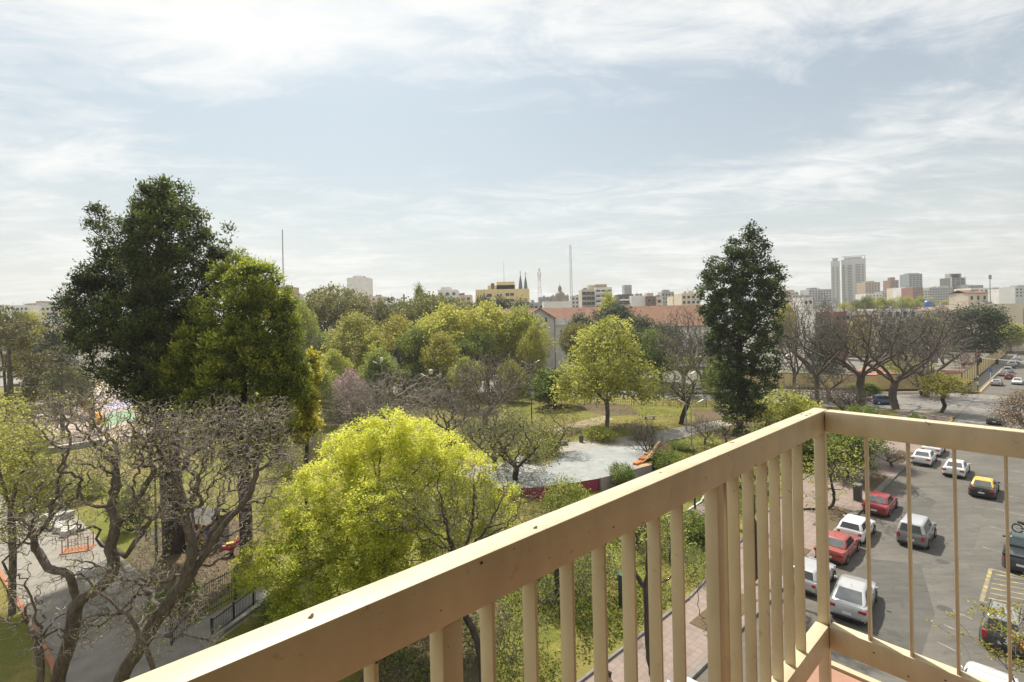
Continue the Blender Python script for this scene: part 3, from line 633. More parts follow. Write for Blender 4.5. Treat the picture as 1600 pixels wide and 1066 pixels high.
tower('residential_tower', 'broader right tower of the twin towers with an open roof frame', 1314.5, 1352, 405, 880, 26, ((.03, .14), (.26, .44), (.58, .78), (.84, .92)), True)
bld('apartment_block', 'tan orange block beside the twin towers', 1352, 1375, 441, 700, 18, 'tan', 7, 5, pent=(0, .5, 2.5, 'tan'))
bld('apartment_block', 'white low block below the tan block by the twin towers', 1352, 1379, 459, 560, 16, 'white', 3, 5)
bld('apartment_block', 'low grey green block right of the tan block', 1378, 1393, 456, 640, 14, 'grey', 4, 4)
bld('apartment_tower', 'red brown tower with white corners and stepped top', 1391, 1404, 438, 720, 14, 'red', 9, 2, pent=(0, .5, 5, 'red'))
bld('apartment_block', 'small cream block in front of the red brown tower', 1399, 1411, 450, 600, 14, 'cream', 4, 2)
bld('apartment_block', 'white block with dark base left of the glass tower', 1412, 1430, 449, 560, 16, 'white', 4, 4)
bld('office_tower', 'blue grey glass office tower with banded floors', 1420, 1441, 428, 760, 18, 'blue', 12, 4, ww=4.2, wh=1.4, pent=(.0, .8, 2.2, 'grey'))
bld('apartment_block', 'dark red brick block in front of the glass office tower', 1426, 1442, 449, 540, 16, 'red', 5, 4)
bld('apartment_block', 'pale slab right of the dark red brick block', 1440, 1453, 453, 600, 14, 'pale', 4, 3)
bld('apartment_block', 'long grey green apartment slab with many windows', 1452, 1489, 449, 620, 16, 'grey', 6, 9, pent=(.2, .4, 2.5, 'beige'))
d1 = bld('unfinished_tower', 'dark open concrete tower with a flat disc like top', 1485, 1508, 434, 640, 16, 'dark', 8, 3, ww=5, wh=1.6, pent=[(0, .55, 5.5, 'dark'), (0, .8, 6.2, 'grey')])
m = MB(); w_ = at(1508, 434, 640).x - at(1485, 434, 640).x
for s in (-1, 1): m.box((s * w_ * .47, -.4, at(1497, 434, 640).z / 2 + .4), (1.1, 1.2, at(1497, 434, 640).z + 1))
m.build('concrete_frame', wal['pale'], d1)
bld('apartment_block', 'brown grey block on the right flank of the open concrete tower', 1506, 1514, 445, 630, 16, 'grey', 6, 2)
bld('apartment_block', 'white house like block with dark glazed top storey', 1517, 1544, 450, 420, 16, 'white', 3, 4, pent=(0, .85, 3.2, 'blue'))
bld('apartment_block', 'white stepped block right of the floodlight mast', 1552, 1571, 452, 520, 16, 'white', 3, 5, pent=(0, .5, 2.6, 'grey'))
bld('apartment_block', 'white block with roof tank near the right edge of the skyline', 1569, 1588, 451, 500, 16, 'white', 3, 5, tank=True)
bld('apartment_block', 'pale block with dark band cut by the right edge of the photo', 1586, 1622, 448, 480, 16, 'pale', 3, 6, pent=(.1, .7, 2.2, 'grey'))
p = at(1547, 450, 430); zt = at(1547, 433, 430).z
r = thing('floodlight_mast', 'tall thin floodlight mast on the right skyline', 'floodlight', (p.x, 430, 0)); m = MB(); m.tube([(0, 0, 0), (0, 0, zt)], [.5, .3], 6); m.build('pole', m_mast, r)
m = MB(); m.box((0, -.2, zt), (2.4, .4, 3.6)); m.build('lamp_panel', m_mast, r)
# low houses on the right
big = bld('warehouse', 'big cream blank walled building behind the dark green tree', 1514, 1598, 475, 205, 16, 'cream', 0, 0, par=.4)
hs = bld('house', 'cream house with two arched windows and red tiled eave', 1513, 1543, 457, 225, 10, 'beige', 2, 3, ww=1.0, wh=1.6)
gable_roof(hs, at(1543, 457, 225).x - at(1513, 457, 225).x, 10, at(1528, 458, 225).z, at(1528, 453, 225).z, .4)
bld('house', 'peach house with dark square windows left of the dark green tree', 1461, 1513, 479, 215, 12, 'peach', 2, 4, ww=1.3, wh=1.3)
bld('house', 'long white low house with one dark window above the bare trees', 1372, 1432, 482, 200, 12, 'white', 1, 5, ww=1.6, wh=2)
bld('house', 'white gabled house behind the bare trees right of the ivy tree', 1256, 1270, 465, 260, 10, 'white', 1, 2)
bld('house', 'pale flat house behind the tangled bare crowns', 1272, 1316, 482, 210, 12, 'pale', 2, 4)
bld('house', 'red brick chimneyed house behind the bare trees', 1303, 1323, 487, 185, 10, 'red', 2, 2)
bld('house', 'cream flat house left of the long white low house', 1318, 1374, 486, 195, 12, 'cream', 2, 5)
bld('house', 'small beige house between the white low house and the peach house', 1430, 1464, 485, 205, 11, 'beige', 2, 3)
p = at(1450, 472, 230); r = thing('water_tank', 'blue cylindrical water tank on the low roofs', 'water tank', (p.x, 230, 0)); zt = at(1450, 470, 230).z
m = MB(); m.lathe([(0, zt - 3), (1.6, zt - 3), (1.6, zt - .6), (1.1, zt), (0, zt + .1)], n=14); m.build('tank', M('tank_blue', (.06, .16, .42), rough=.4), r, smooth=True)
m = MB(); m.prism([(-2.2, -2), (2.2, -2), (2.2, 2), (-2.2, 2)], 0, zt - 2.98); m.build('stand', wal['pale'], r)
random.seed(11)
for k in range(44):
    Y = random.uniform(240, 560); px = random.uniform(1215, 1640); A = at(px, 480, Y); ww_ = random.uniform(8, 18); hh = random.uniform(5, 11.5) + (2 if Y > 400 else 0)
    r = thing('row_house', 'small flat roofed house in the low quarter beyond the bare trees', 'house', (A.x, Y, 0), random.uniform(-.5, .5), 'small houses of the low quarter on the right')
    shell(r, ww_, 10, hh, wal[random.choice(['white', 'cream', 'peach', 'pale', 'beige', 'white'])], par=.6)
    for c in range(3):
        if random.random() < .8: o = link('window', ME_WIN, r, (ww_ * (c - 1) * .3, -.05, hh - 2.8)); o.scale = (1.3, 1, 1.4)
for k in range(26):
    Y = random.uniform(230, 480); px = random.uniform(-60, 1080); A = at(px, 480, Y); ww_ = random.uniform(10, 20); hh = random.uniform(8, 15)
    r = thing('row_house', 'plain town house glimpsed between the tree tops beyond the park', 'house', (A.x, Y, 0), random.uniform(-.3, .3), 'town houses beyond the park trees')
    shell(r, ww_, 12, hh, wal[random.choice(['white', 'cream', 'beige', 'pale', 'grey'])], par=.6)
    for c in range(3): o = link('window', ME_WIN, r, (ww_ * (c - 1) * .3, -.05, hh - 2.8)); o.scale = (1.4, 1, 1.5)
# yellow corner wall of the sports yard
m_yw = M('yard_wall_yellow', (.72, .56, .26), (.63, .49, .24), scale=.5, rough=.85); m_yb = M('yard_wall_base', (.10, .07, .05), rough=.9)
cw = Vector((95.6, 106.8, 0)); yw = thing('yard_wall', 'ochre yellow perimeter wall with dark base and coping at the street corner', 'wall', cw)
L1 = Vector((52, 119.5, 0)) - cw; L0 = Vector((78, 107.2, 0)) - cw; R1 = AB(262, -15.2) - cw
def wallrun(p, q, h0, h1, t=.3):
    m = MB(); m2 = MB(); d = (q - p).normalized(); n = Vector((-d.y, d.x, 0)) * t / 2
    def ring(k): return [tuple((v)[:2]) for v in (p - n * k, q - n * k, q + n * k, p + n * k)]
    m.prism(ring(1.0), .5, h0); m2.prism(ring(1.3), 0, .5); m2.prism(ring(1.25), h0, h0 + .14)
    L = (q - p).length; k = 0.0
    while k < L:
        c = p + d * k; m2.box((c.x, c.y, h0 / 2 + .25), (.36, t * 1.35, h0 - .5), math.atan2(d.y, d.x)) if h1 else None; k += 4.2
    m.build('wall_panel', m_yw, yw); m2.build('coping', m_yb, yw)
wallrun(Vector((0, 0, 0)), L0, 3.6, 0); wallrun(L0, L1, 3.4, 0); wallrun(Vector((0, 0, 0)), R1, 3.6, 1)
fm = MB()
for k in range(14):
    c = R1.normalized() * (1 + k * 3.2) + Vector((-.3, .3, 0)); fm.tube([c + Vector((0, 0, 3.6)), c + Vector((0, 0, 6.2))], .05, 4)
for z_ in (4.4, 5.3, 6.2): fm.bar(R1.normalized() * 1 + Vector((-.3, .3, z_)), R1.normalized() * 43 + Vector((-.3, .3, z_)), .05)
fm.build('mesh_fence', M('fence_rust', (.28, .12, .09), rough=.8), yw)
sheet('sports_court', [AB(146, -17), AB(190, -17), AB(190, -42), AB(146, -42)], .02, M('court_red', (.38, .17, .12), (.30, .14, .10), scale=.4, rough=.85))
# ------------------------------------------------------------------ vehicles
def paint(name, c, metal=0.0, rough=.28):
    return M('paint_' + name, c, tuple(x * .9 for x in c), scale=1.5, rough=rough, metal=metal, coat=.7)
P_ = {'white': paint('white', (.72, .72, .71)), 'silver': paint('silver', (.52, .52, .52), .35), 'red': paint('red', (.30, .022, .028)), 'faded_red': paint('faded_red', (.33, .06, .045), 0, .42),
      'grey': paint('grey', (.20, .195, .19), .3), 'black': paint('black', (.014, .014, .016)), 'dark': paint('dark', (.045, .05, .055), .2), 'blue': paint('blue', (.05, .11, .22), .2),
      'yellow': paint('yellow', (.72, .46, .03)), 'green': paint('green', (.03, .055, .05), .2), 'steel': paint('steel', (.33, .34, .345), .4)}
# kind: L, W, H, belt z, bonnet z front, deck z rear, cabin x: rear base, rear roof, front roof, cowl (from the centre, + forward)
KINDS = {'sedan': (4.45, 1.82, 1.43, .93, .78, .99, -1.42, -.72, .36, 1.12), 'hatch': (4.0, 1.79, 1.44, .93, .80, .95, -1.86, -1.50, .25, 1.02),
         'fastback': (4.5, 1.88, 1.45, .96, .80, 1.03, -1.95, -.75, .35, 1.15), 'van': (4.3, 1.84, 1.78, 1.06, 1.0, 1.06, -2.06, -1.90, .42, 1.15),
         'suv': (3.9, 1.76, 1.72, 1.04, .98, 1.04, -1.74, -1.58, .25, .92), 'pickup': (5.1, 1.80, 1.76, 1.08, 1.02, 1.05, -.62, -.36, .62, 1.35)}
def lerp(a, b, t): return a + (b - a) * t
def car(kind, colour, label, loc, yaw, roof=None, group='cars in the street', plate=True, detail=True, cat='car'):
    L, Wd, Ht, zb, zf, zr, xrb, xrt, xft, xfb = KINDS[kind]; hw = Wd / 2
    r = thing({'pickup': 'pickup_truck', 'van': 'van', 'suv': 'off_road_car'}.get(kind, 'parked_car'), label, cat, loc, yaw, group)
    body_m = P_[colour]
    xs = [-L / 2, -L / 2 + .05, -L / 2 + .14, -L / 2 + .28, -L / 2 + .6, xrb + .1, -.6, .4, xfb, xfb + .35, L / 2 - .45, L / 2 - .15, L / 2 - .03]
    xs = sorted(xs); V = []; Q = []
    def section(x):
        t = (x + L / 2) / L
        e_ = min(x + L / 2, L / 2 - x); w = hw * (1 - .05 * max(0, (t - .70) / .3) ** 2 - .17 * max(0, 1 - e_ / .42) ** 2.2)
        zt = lerp(zr, zb, min(1, max(0, (x + L / 2) / max(.1, xrb + L / 2 + .1)))) if x < xrb else (zb if x < xfb else lerp(zb, zf, ((x - xfb) / (L / 2 - xfb)) ** .8))
        zl = .20 + (.10 if t < .03 or t > .97 else 0)
        if t > .985 or t < .006: zt -= .09
        return [(w * .90, zl), (w * .985, zl + .10), (w, .52), (w * .985, zt - .17), (w * .945, zt - .04), (w * .84, zt), (0, zt + .025)]
    n = 13
    for x in xs:
        s = section(x); ring = s + [(-a, b) for a, b in s[:-1][::-1]]; V += [(x, a, b) for a, b in ring]
    for i in range(len(xs) - 1):
        Q += [(i * n + k, i * n + (k + 1) % n, (i + 1) * n + (k + 1) % n, (i + 1) * n + k) for k in range(n)]
    m = MB(); m.add(V, [q[::-1] for q in Q] + [tuple(range(n)), tuple(range((len(xs) - 1) * n, len(xs) * n))[::-1]])
    m.build('body', body_m, r, smooth=True, angle=42)
    wb, wt = hw * .93, hw * .70
    B = [Vector((xrb, -wb, zb - .02)), Vector((xfb, -wb * .97, zb - .02)), Vector((xfb, wb * .97, zb - .02)), Vector((xrb, wb, zb - .02))]
    T = [Vector((xrt, -wt, Ht - .02)), Vector((xft, -wt, Ht)), Vector((xft, wt, Ht)), Vector((xrt, wt, Ht - .02))]
    cm = MB(); cm.add(B + T, [(3, 2, 1, 0), (4, 5, 6, 7), (0, 1, 5, 4), (1, 2, 6, 5), (2, 3, 7, 6), (3, 0, 4, 7)])
    cm.build('cabin', P_[roof or colour], r, bevel=.15, seg=5, angle=70)
    def panel(name, p00, p10, p11, p01, u0, u1, v0, v1, mat, off=.010, cut=None):
        def P(u, v): return p00 * (1 - u) * (1 - v) + p10 * u * (1 - v) + p11 * u * v + p01 * (1 - u) * v
        nrm = (p10 - p00).cross(p01 - p00).normalized() * off
        vs = [P(u0, v0), P(u1, v0), P(u1 if cut is None else cut, v1), P(u0, v1)]
        mm = MB(); mm.add([v + nrm for v in vs] + [v - nrm for v in vs], [(0, 1, 2, 3), (7, 6, 5, 4), (0, 4, 5, 1), (1, 5, 6, 2), (2, 6, 7, 3), (3, 7, 4, 0)])
        return mm.build(name, mat, r)
    panel('rear_window', B[3], B[0], T[0], T[3], .11, .89, .14 if kind != 'pickup' else .25, .84, sideglass if kind in ('hatch', 'van', 'suv') else glass)
    panel('windscreen', B[1], B[2], T[2], T[1], .09, .91, .12, .88, glass)
    for p0, p1, q1, q0, rev in ((B[0], B[1], T[1], T[0], 0), (B[2], B[3], T[3], T[2], 1)):
        if rev: p0, p1, q1, q0 = B[2], B[3], T[3], T[2]
        split = .50 if not rev else .50
        panel('side_window', p0, p1, q1, q0, .10, split - .015, .12, .82, sideglass); panel('side_window', p0, p1, q1, q0, split + .015, .90, .12, .82, sideglass)
    # lower trim, bumper strip, lamps, plate, mirrors, wheels
    m = MB(); m.box((0, 0, .235), (L * .80, Wd * .985, .11)); m.box((-L / 2 + .10, 0, .30), (.24, Wd * .84, .16)); m.box((L / 2 - .14, 0, .30), (.24, Wd * .80, .16)); m.build('lower_trim', black, r, bevel=.02)
    for s in (-1, 1):
        m = MB(); m.box((-L / 2 + .055, s * hw * .76, zr - .20 if kind not in ('van', 'suv') else .84), (.16, .36 if kind in ('sedan', 'fastback') else .20, .17 if kind not in ('van', 'suv') else .36)); m.build('tail_lamp', tailred, r, bevel=.02)
        m = MB(); m.box((L / 2 - .10, s * hw * .70, zf - .16), (.16, .34, .15)); m.build('headlamp', lampclear, r, bevel=.02)
        m = MB(); m.box((xfb - .30, s * (hw + .07), zb + .06), (.12, .18, .13)); m.build('mirror', P_[colour] if colour not in ('taxi',) else black, r, bevel=.03)
    m = MB(); m.box((-L / 2 - .012, 0, .56 if kind in ('sedan', 'fastback') else .62), (.03, .42, .13)); m.build('number_plate', white_plate, r)
    wr = .31 if kind not in ('suv', 'pickup', 'van') else .35
    for sx in (-L * .300, L * .305):
        for s in (-1, 1):
            m = MB(); m.lathe([(0, -.012), (wr + .065, -.012), (wr + .065, .012), (0, .012)], n=20); o = m.build('wheel_arch', black, r); o.location = (sx, s * (hw * .978), wr + .02); o.rotation_euler = (math.pi / 2, 0, 0)
            w = MB(); w.lathe([(wr * .6, -.10), (wr * .95, -.10), (wr, -.06), (wr, .06), (wr * .95, .10), (wr * .6, .10)], n=20); o = w.build('wheel', rubber, r, smooth=True); o.location = (sx, s * (hw - .065), wr); o.rotation_euler = (math.pi / 2, 0, 0)
            q = MB(); q.lathe([(0, -.085), (wr * .62, -.095), (wr * .62, .095), (0, .085)], n=20); q.build('rim', chrome, o)
            if detail:
                pass
    if detail:
        m = MB()
        for s in (-1, 1):
            for x in (xrb + (xfb - xrb) * .5, xfb - .12, xrb + .45): m.box((x, s * hw * .999, .62), (.012, .012, .46))
            for x in (xrb + (xfb - xrb) * .44, xrb + (xfb - xrb) * .86): m.box((x - .3, s * hw * 1.0, zb - .16), (.2, .03, .03))
        m.build('door_line', black, r)
        if kind in ('hatch', 'van', 'suv'):
            m = MB(); m.box(((xrb + xrt) / 2 - .06, .05, lerp(zb, Ht, .30)), (.03, .45, .025)); m.build('wiper', black, r)
        if kind != 'pickup':
            m = MB(); m.tube([(xrt + .2, 0, Ht), (xrt + .02, 0, Ht + .12)], .012, 5); m.build('aerial', black, r)
        m = MB(); m.box((-L / 2 - .004, 0, .43), (.02, Wd * .70, .02)); m.build('bumper_line', black, r)
    return r
YAW = STREET_YAW
def street(kind, colour, a, b, label, dy=0, flip=False, **k): return car(kind, colour, label, AB(a, b, -.13), YAW + dy + (math.pi if flip else 0), **k)
street('hatch', 'white', 19.0, -11.0, 'white car roof cut off by the bottom edge between balcony bars')
street('fastback', 'silver', 34.2, -8.55, 'silver car double parked beside the corner post of the railing', dy=.10)
street('hatch', 'silver', 35.3, -11.05, 'silver hatchback half hidden behind the balcony bars at the kerb')
street('sedan', 'faded_red', 40.9, -11.1, 'faded red saloon parked between silver hatchback and white hatchback')
street('hatch', 'white', 45.4, -11.05, 'white hatchback parked between the two red cars')
street('sedan', 'red', 52.6, -11.0, 'glossy red saloon parked beside the dark litter box')
street('van', 'grey', 47.6, -7.75, 'grey boxy people carrier driving up the middle lane', roof='silver')
street('sedan', 'white', 72.6, -11.0, 'white saloon parked ahead of the empty stretch of kerb')
street('sedan', 'white', 78.2, -10.95, 'white car parked foremost in the far kerb row just under the top rail')
street('sedan', 'white', 69.8, -7.95, 'white saloon driving in the middle of the street ahead of the taxi')
tx = street('sedan', 'black', 64.0, -5.35, 'black taxi with yellow roof driving up the street', roof='yellow', cat='taxi')
street('sedan', 'dark', 104.6, -7.3, 'dark saloon stopped at the crossing beside the brown leaved tree')
street('sedan', 'silver', 157.6, -10.7, 'silver saloon parked first beyond the crossing near the blue sign')
street('hatch', 'white', 162.5, -7.6, 'white car coming toward the crossing on the far street', flip=True)
street('hatch', 'red', 173.5, -9.4, 'small red car behind the silver saloon on the far street')
street('sedan', 'steel', 181, -10.9, 'grey car parked behind the small red car on the far street')
street('van', 'silver', 190, -10.6, 'pale van far up the street beside the yellow wall')
for k, (a, c, b) in enumerate(((205, 'dark', -11), (214, 'white', -10.9), (225, 'blue', -11), (236, 'silver', -11), (212, 'white', -6.5), (250, 'dark', -7))):
    street('sedan', c, a, b, 'distant car in the far end of the street', group='distant cars up the street', detail=False)
street('pickup', 'dark', 48.2, -2.15, 'dark grey pickup truck parked ahead of the yellow box marking', roof='green')
s33 = street('suv', 'dark', 36.3, -2.3, 'dark grey off road car with number 33 on its spare wheel', roof='steel')
street('sedan', 'white', 29.2, -2.45, 'white car at the bottom edge just behind the off road car')
street('hatch', 'black', 64.0, -1.6, 'dark car at the right edge beyond the motorcycle', flip=False)
# spare wheel with the number 33, stickers and roof rack
L = KINDS['suv'][0]
m = MB(); m.lathe([(0, .10), (.30, .10), (.345, .06), (.345, -.08), (0, -.08)], n=24); o = m.build('spare_wheel', P_['dark'], s33, smooth=True); o.location = (-L / 2 - .10, -.22, .86); o.rotation_euler = (0, -math.pi / 2, 0)
def text(name, body, parent, loc, rot, size, mat, ext=.004):
    c = bpy.data.curves.new(name, 'FONT'); c.body = body; c.size = size; c.extrude = ext; c.align_x = 'CENTER'; c.align_y = 'CENTER'; c.materials.append(mat)
    t_ = link('lettering', c); me = bpy.data.meshes.new_from_object(t_); bpy.data.objects.remove(t_); me.name = name
    o = link(name, me, parent, loc); o.rotation_euler = rot; return o
m_letter = M('sticker_white', (.75, .75, .73), rough=.5); m_lime = M('sticker_lime', (.45, .65, .05), rough=.5)
text('number', '33', s33, (-L / 2 - .205, -.22, .86), (math.pi / 2, 0, -math.pi / 2), .42, m_letter)
m = MB(); m.lathe([(0, .008), (.11, .008), (.11, 0)], n=14); o = m.build('round_sticker', m_lime, s33); o.location = (-1.735, -.03, 1.28); o.rotation_euler = (0, -math.pi / 2 + .23, 0)
m = MB(); m.box((-1.745, -.36, 1.27), (.012, .36, .07)); m.box((-1.76, -.10, 1.13), (.012, .7, .03)); m.build('sticker_strip', m_letter, s33)
m = MB()
for s in (-1, 1): m.tube([(-1.35, s * .56, 1.72), (-1.3, s * .56, 1.80), (.1, s * .56, 1.80), (.15, s * .56, 1.72)], .022, 6)
m.build('roof_rack', black, s33)
m = MB(); m.tube([(-.2, -.5, 1.72), (-.6, -.55, 1.95)], .012, 5); m.build('aerial', black, tx) if False else None
m = MB(); m.box((-2.55, 0, .62), (.02, .16, .05)); m.build('badge', chrome, tx) if False else None
# taxi emblem plate
m = MB(); m.lathe([(0, .02), (.12, .02), (.12, 0)], n=12); o = m.build('emblem', chrome, tx); o.location = (-2.205, 0, .80); o.rotation_euler = (0, -math.pi / 2, 0)
# pickup bed and tow of the truck: load rails
pk = [o for o in COL.objects if o.name.startswith('pickup_truck')][0]
m = MB()
for s in (-1, 1): m.box((-1.55, s * .82, 1.12), (1.75, .10, .12))
m.box((-2.46, 0, 1.12), (.10, 1.72, .12)); m.box((-1.5, 0, 1.055), (1.7, 1.5, .02)); m.build('load_bed', black, pk, bevel=.02)
# side street cars
p = Vector((69.0, 93.2, -.126)); car('suv', 'blue', 'blue car parked on the side street behind a dark trunk', p, math.atan2(-.3, 1), group='cars on the side street')
car('hatch', 'silver', 'pale car half hidden behind the small dark green round tree', Vector((13.4, 121, -.126)), math.atan2(-.33, 1), group='cars on the side street')
car('sedan', 'silver', 'silver car on the side street right of the big yellow green tree', Vector((30.2, 116.5, -.126)), math.atan2(-.33, 1), group='cars on the side street')
car('van', 'white', 'white van glimpsed on the side street behind the bare trunks', Vector((52, 107, -.126)), math.atan2(-.3, 1), group='cars on the side street')
car('sedan', 'white', 'white car on the side street behind the tall green ivy covered tree', Vector((41, 111, -.126)), math.atan2(-.33, 1), group='cars on the side street')
car('hatch', 'white', 'white car far left on the side street under the yellow trees', Vector((4.5, 122, -.126)), math.atan2(-.25, 1), group='cars on the side street')
# motorcycle
mc = thing('motorcycle', 'black motorcycle standing on the parking bay at the right edge', 'motorcycle', AB(54.2, -2.05, -.12), YAW - math.pi / 2 - .15)
for x in (-.66, .66):
    w = MB(); n_ = 22
    pts = [(x + .30 * math.cos(6.2832 * k / n_), 0, .31 + .30 * math.sin(6.2832 * k / n_)) for k in range(n_ + 1)]; w.tube(pts, .045, 6, cap=False); o = w.build('wheel', rubber, mc)
    q = MB()
    for k in range(8): a_ = k * .7854; q.bar((x, 0, .31), (x + .28 * math.cos(a_), 0, .31 + .28 * math.sin(a_)), .014)
    q.tube([(x, -.08, .31), (x, .08, .31)], .05, 8); q.build('rim', chrome, o)
m = MB(); m.tube([(-.66, .09, .31), (-.1, .1, .42), (.25, .06, .78)], .025, 6); m.tube([(-.66, -.09, .31), (-.1, -.1, .42), (.25, -.06, .78)], .025, 6); m.tube([(.66, .08, .31), (.36, .07, .92)], .025, 6); m.tube([(.66, -.08, .31), (.36, -.07, .92)], .025, 6); m.build('frame', black, mc)
m = MB(); m.box((0, 0, .40), (.36, .28, .30)); m.build('engine', P_['grey'], mc, bevel=.04)
m = MB(); m.tube([(-.02, 0, .74), (.12, 0, .80), (.30, 0, .76)], [.10, .15, .09], 10); m.build('fuel_tank', P_['black'], mc, smooth=True)
m = MB(); m.tube([(-.66, 0, .82), (-.35, 0, .78), (-.04, 0, .76)], [.07, .12, .10], 10); m.build('seat', rubber, mc, smooth=True)
m = MB(); m.tube([(.36, -.34, 1.0), (.38, -.1, .98), (.38, .1, .98), (.36, .34, 1.0)], .016, 6); m.lathe([(0, .06), (.09, .05), (.10, -.05), (0, -.06)], (.44, 0, .84), 10); m.build('handlebar', black, mc)
m = MB(); m.tube([(.1, -.13, .30), (-.4, -.15, .32), (-.75, -.15, .40)], [.03, .045, .05], 8); m.build('exhaust', chrome, mc)
m = MB(); m.box((-.74, 0, .66), (.36, .12, .03)); m.box((.66, 0, .66), (.42, .10, .03)); m.build('mudguard', P_['black'], mc, bevel=.01)

# ------------------------------------------------------------------ street furniture
m_pole = M('pole_grey', (.27, .275, .28), rough=.5); m_poledark = M('pole_dark', (.03, .035, .032), rough=.5); m_lampw = M('lamp_head_white', (.72, .72, .70), rough=.35); m_gpole = M('pole_green', (.02, .10, .06), rough=.5)
def lamp(px, base, top, label, col=m_pole, arms=((-1, .9), (1, .9)), lower=None, yaw=0, Y=None):
    g = G(px, base) if Y is None else Vector((at(px, base, Y).x, Y, 0)); h = at(px, top, g.y).z
    r = thing('street_lamp', label, 'street lamp', g, yaw, 'lamp posts in the park')
    m = MB(); m.tube([(0, 0, 0), (0, 0, h * .45)], [.10, .08], 8); m.build('lower_pole', lower or col, r, smooth=True)
    m = MB(); m.tube([(0, 0, h * .45), (0, 0, h)], [.075, .05], 8)
    for s, w in arms: m.tube([(0, 0, h - .1), (s * w, 0, h + .45)], .035, 6)
    m.build('pole', col, r, smooth=True)
    for s, w in arms:
        q = MB(); q.box((0, 0, 0), (.75, .26, .10)); o = q.build('lamp_head', m_lampw, r, bevel=.04); o.location = (s * (w + .3), 0, h + .60); o.rotation_euler = (0, -s * .5, 0)
    return r
lamp(831, 664, 571, 'double armed lamp post on the lawn left of the small green tree', lower=m_poledark, yaw=.3)
lamp(1081, 706, 634, 'double armed grey lamp post right of the painted stage', yaw=-.1)
lamp(1073, 690, 589, 'taller double armed lamp post behind the leaning tree', yaw=.15, Y=74)
lamp(1226, 640, 560, 'lamp post between the ivy covered tree and the bare trees', yaw=.5, Y=98)
lamp(598, 640, 571, 'lamp post with round lantern behind the sprawling bare tree, left one', yaw=.1, Y=88)
lamp(675, 660, 592, 'lamp post with round lantern behind the sprawling bare tree, right one', yaw=-.1, Y=74)
for o in [q for q in COL.objects if q.name.startswith('street_lamp') and 'round lantern' in str(q.get('label'))]:
    hh = 8.0
    for ch in o.children:
        if ch.name.startswith('pole'): hh = max(v.co.z for v in ch.data.vertices)
    m = MB(); m.lathe([(.05, 0), (.22, .05), (.28, .3), (.28, .62), (.2, .72), (0, .75)], (0, -.1, hh + .2), 12); m.build('lantern', m_lampw, o, smooth=True)
lamp(245, 890, 745, 'tall black lamp post with green base beside the concrete plaza', col=m_poledark, arms=((1, .5),), lower=m_gpole)
lamp(676, 700, 640, 'slim lamp post hidden among twigs in the middle of the park', Y=62) if False else None
lamp(849, 620, 535, 'lamp post by the side street beside the gabled wing', Y=118, arms=((1, 1.2),))
lamp(1086, 800, 700, 'short dark post beside the white edged brick path', col=m_poledark, arms=(), Y=44)
def pole_sign(px, Y, top, label, kind):
    g = Vector((at(px, 600, Y).x, Y, 0)); h = at(px, top, Y).z; r = thing(kind, label, kind.replace('_', ' '), g); return r, h
r, h = pole_sign(1528, 104, 560, 'black and white banded traffic light pole on the far corner', 'traffic_light')
m = MB(); m.tube([(0, 0, 0), (0, 0, h)], .09, 8); m.build('pole', m_poledark, r); m = MB(); m.tube([(0, 0, 1.4), (0, 0, 2.2)], .11, 8); m.tube([(0, 0, 3.0), (0, 0, 3.4)], .11, 8); m.build('white_band', m_lampw, r)
m = MB(); m.box((0, -.15, h - .9), (.34, .3, 1.0)); m.build('signal_head', black, r, bevel=.03); m = MB(); m.lathe([(0, 0), (.1, 0), (.1, .03)], n=10); o = m.build('green_lens', M('lens_green', (.05, .35, .2), rough=.3), r); o.location = (0, -.31, h - 1.15); o.rotation_euler = (math.pi / 2, 0, 0)
r, h = pole_sign(1456, 100, 553, 'dark traffic light pole beside the corner sapling', 'traffic_light')
m = MB(); m.tube([(0, 0, 0), (0, 0, h)], .09, 8); m.build('pole', m_poledark, r); m = MB(); m.box((-.2, -.1, h - .8), (.36, .3, 1.1)); m.build('signal_head', black, r, bevel=.03); m = MB(); m.box((.75, 0, h - .9), (.75, .5, 1.9)); m.build('back_plate', M('plate_grey', (.3, .3, .3), rough=.6), r)
g = AB(137.5, -.7); r = thing('traffic_light', 'horizontal pale mast arm of the signal over the far street', 'traffic light', g, YAW + math.pi / 2)
m = MB(); m.tube([(0, 0, 0), (0, 0, 6.2), (.3, 0, 6.6), (11.0, 0, 7.3)], [.14, .12, .11, .06], 8); m.build('mast_arm', m_lampw, r, smooth=True); m = MB(); m.box((8.5, 0, 6.7), (.4, .3, 1.0)); m.box((10.9, 0, 6.9), (.4, .3, 1.0)); m.build('signal_head', black, r, bevel=.03)
r, h = pole_sign(1548, 116, 574, 'blue bus stop sign on a white pole by the far kerb', 'bus_stop_sign')
m = MB(); m.tube([(0, 0, 0), (0, 0, h)], .06, 6); m.build('pole', m_lampw, r); m = MB(); m.box((0, -.08, h - .5), (.75, .06, 1.3)); m.build('panel', M('sign_blue', (.05, .16, .40), rough=.5), r, bevel=.02)
g = AB(53.4, -12.85); r = thing('litter_box', 'tall dark utility box on the pavement beside the red saloon', 'utility box', g, YAW)
m = MB(); m.box((0, 0, .72), (.75, .55, 1.38)); m.build('cabinet', M('cabinet_dark', (.07, .075, .075), (.05, .055, .055), rough=.5), r, bevel=.04); m = MB(); m.box((0, 0, 1.44), (.82, .62, .08)); m.box((0, 0, .04), (.85, .65, .1)); m.build('lid', M('cabinet_lid', (.16, .165, .16), rough=.6), r, bevel=.02)
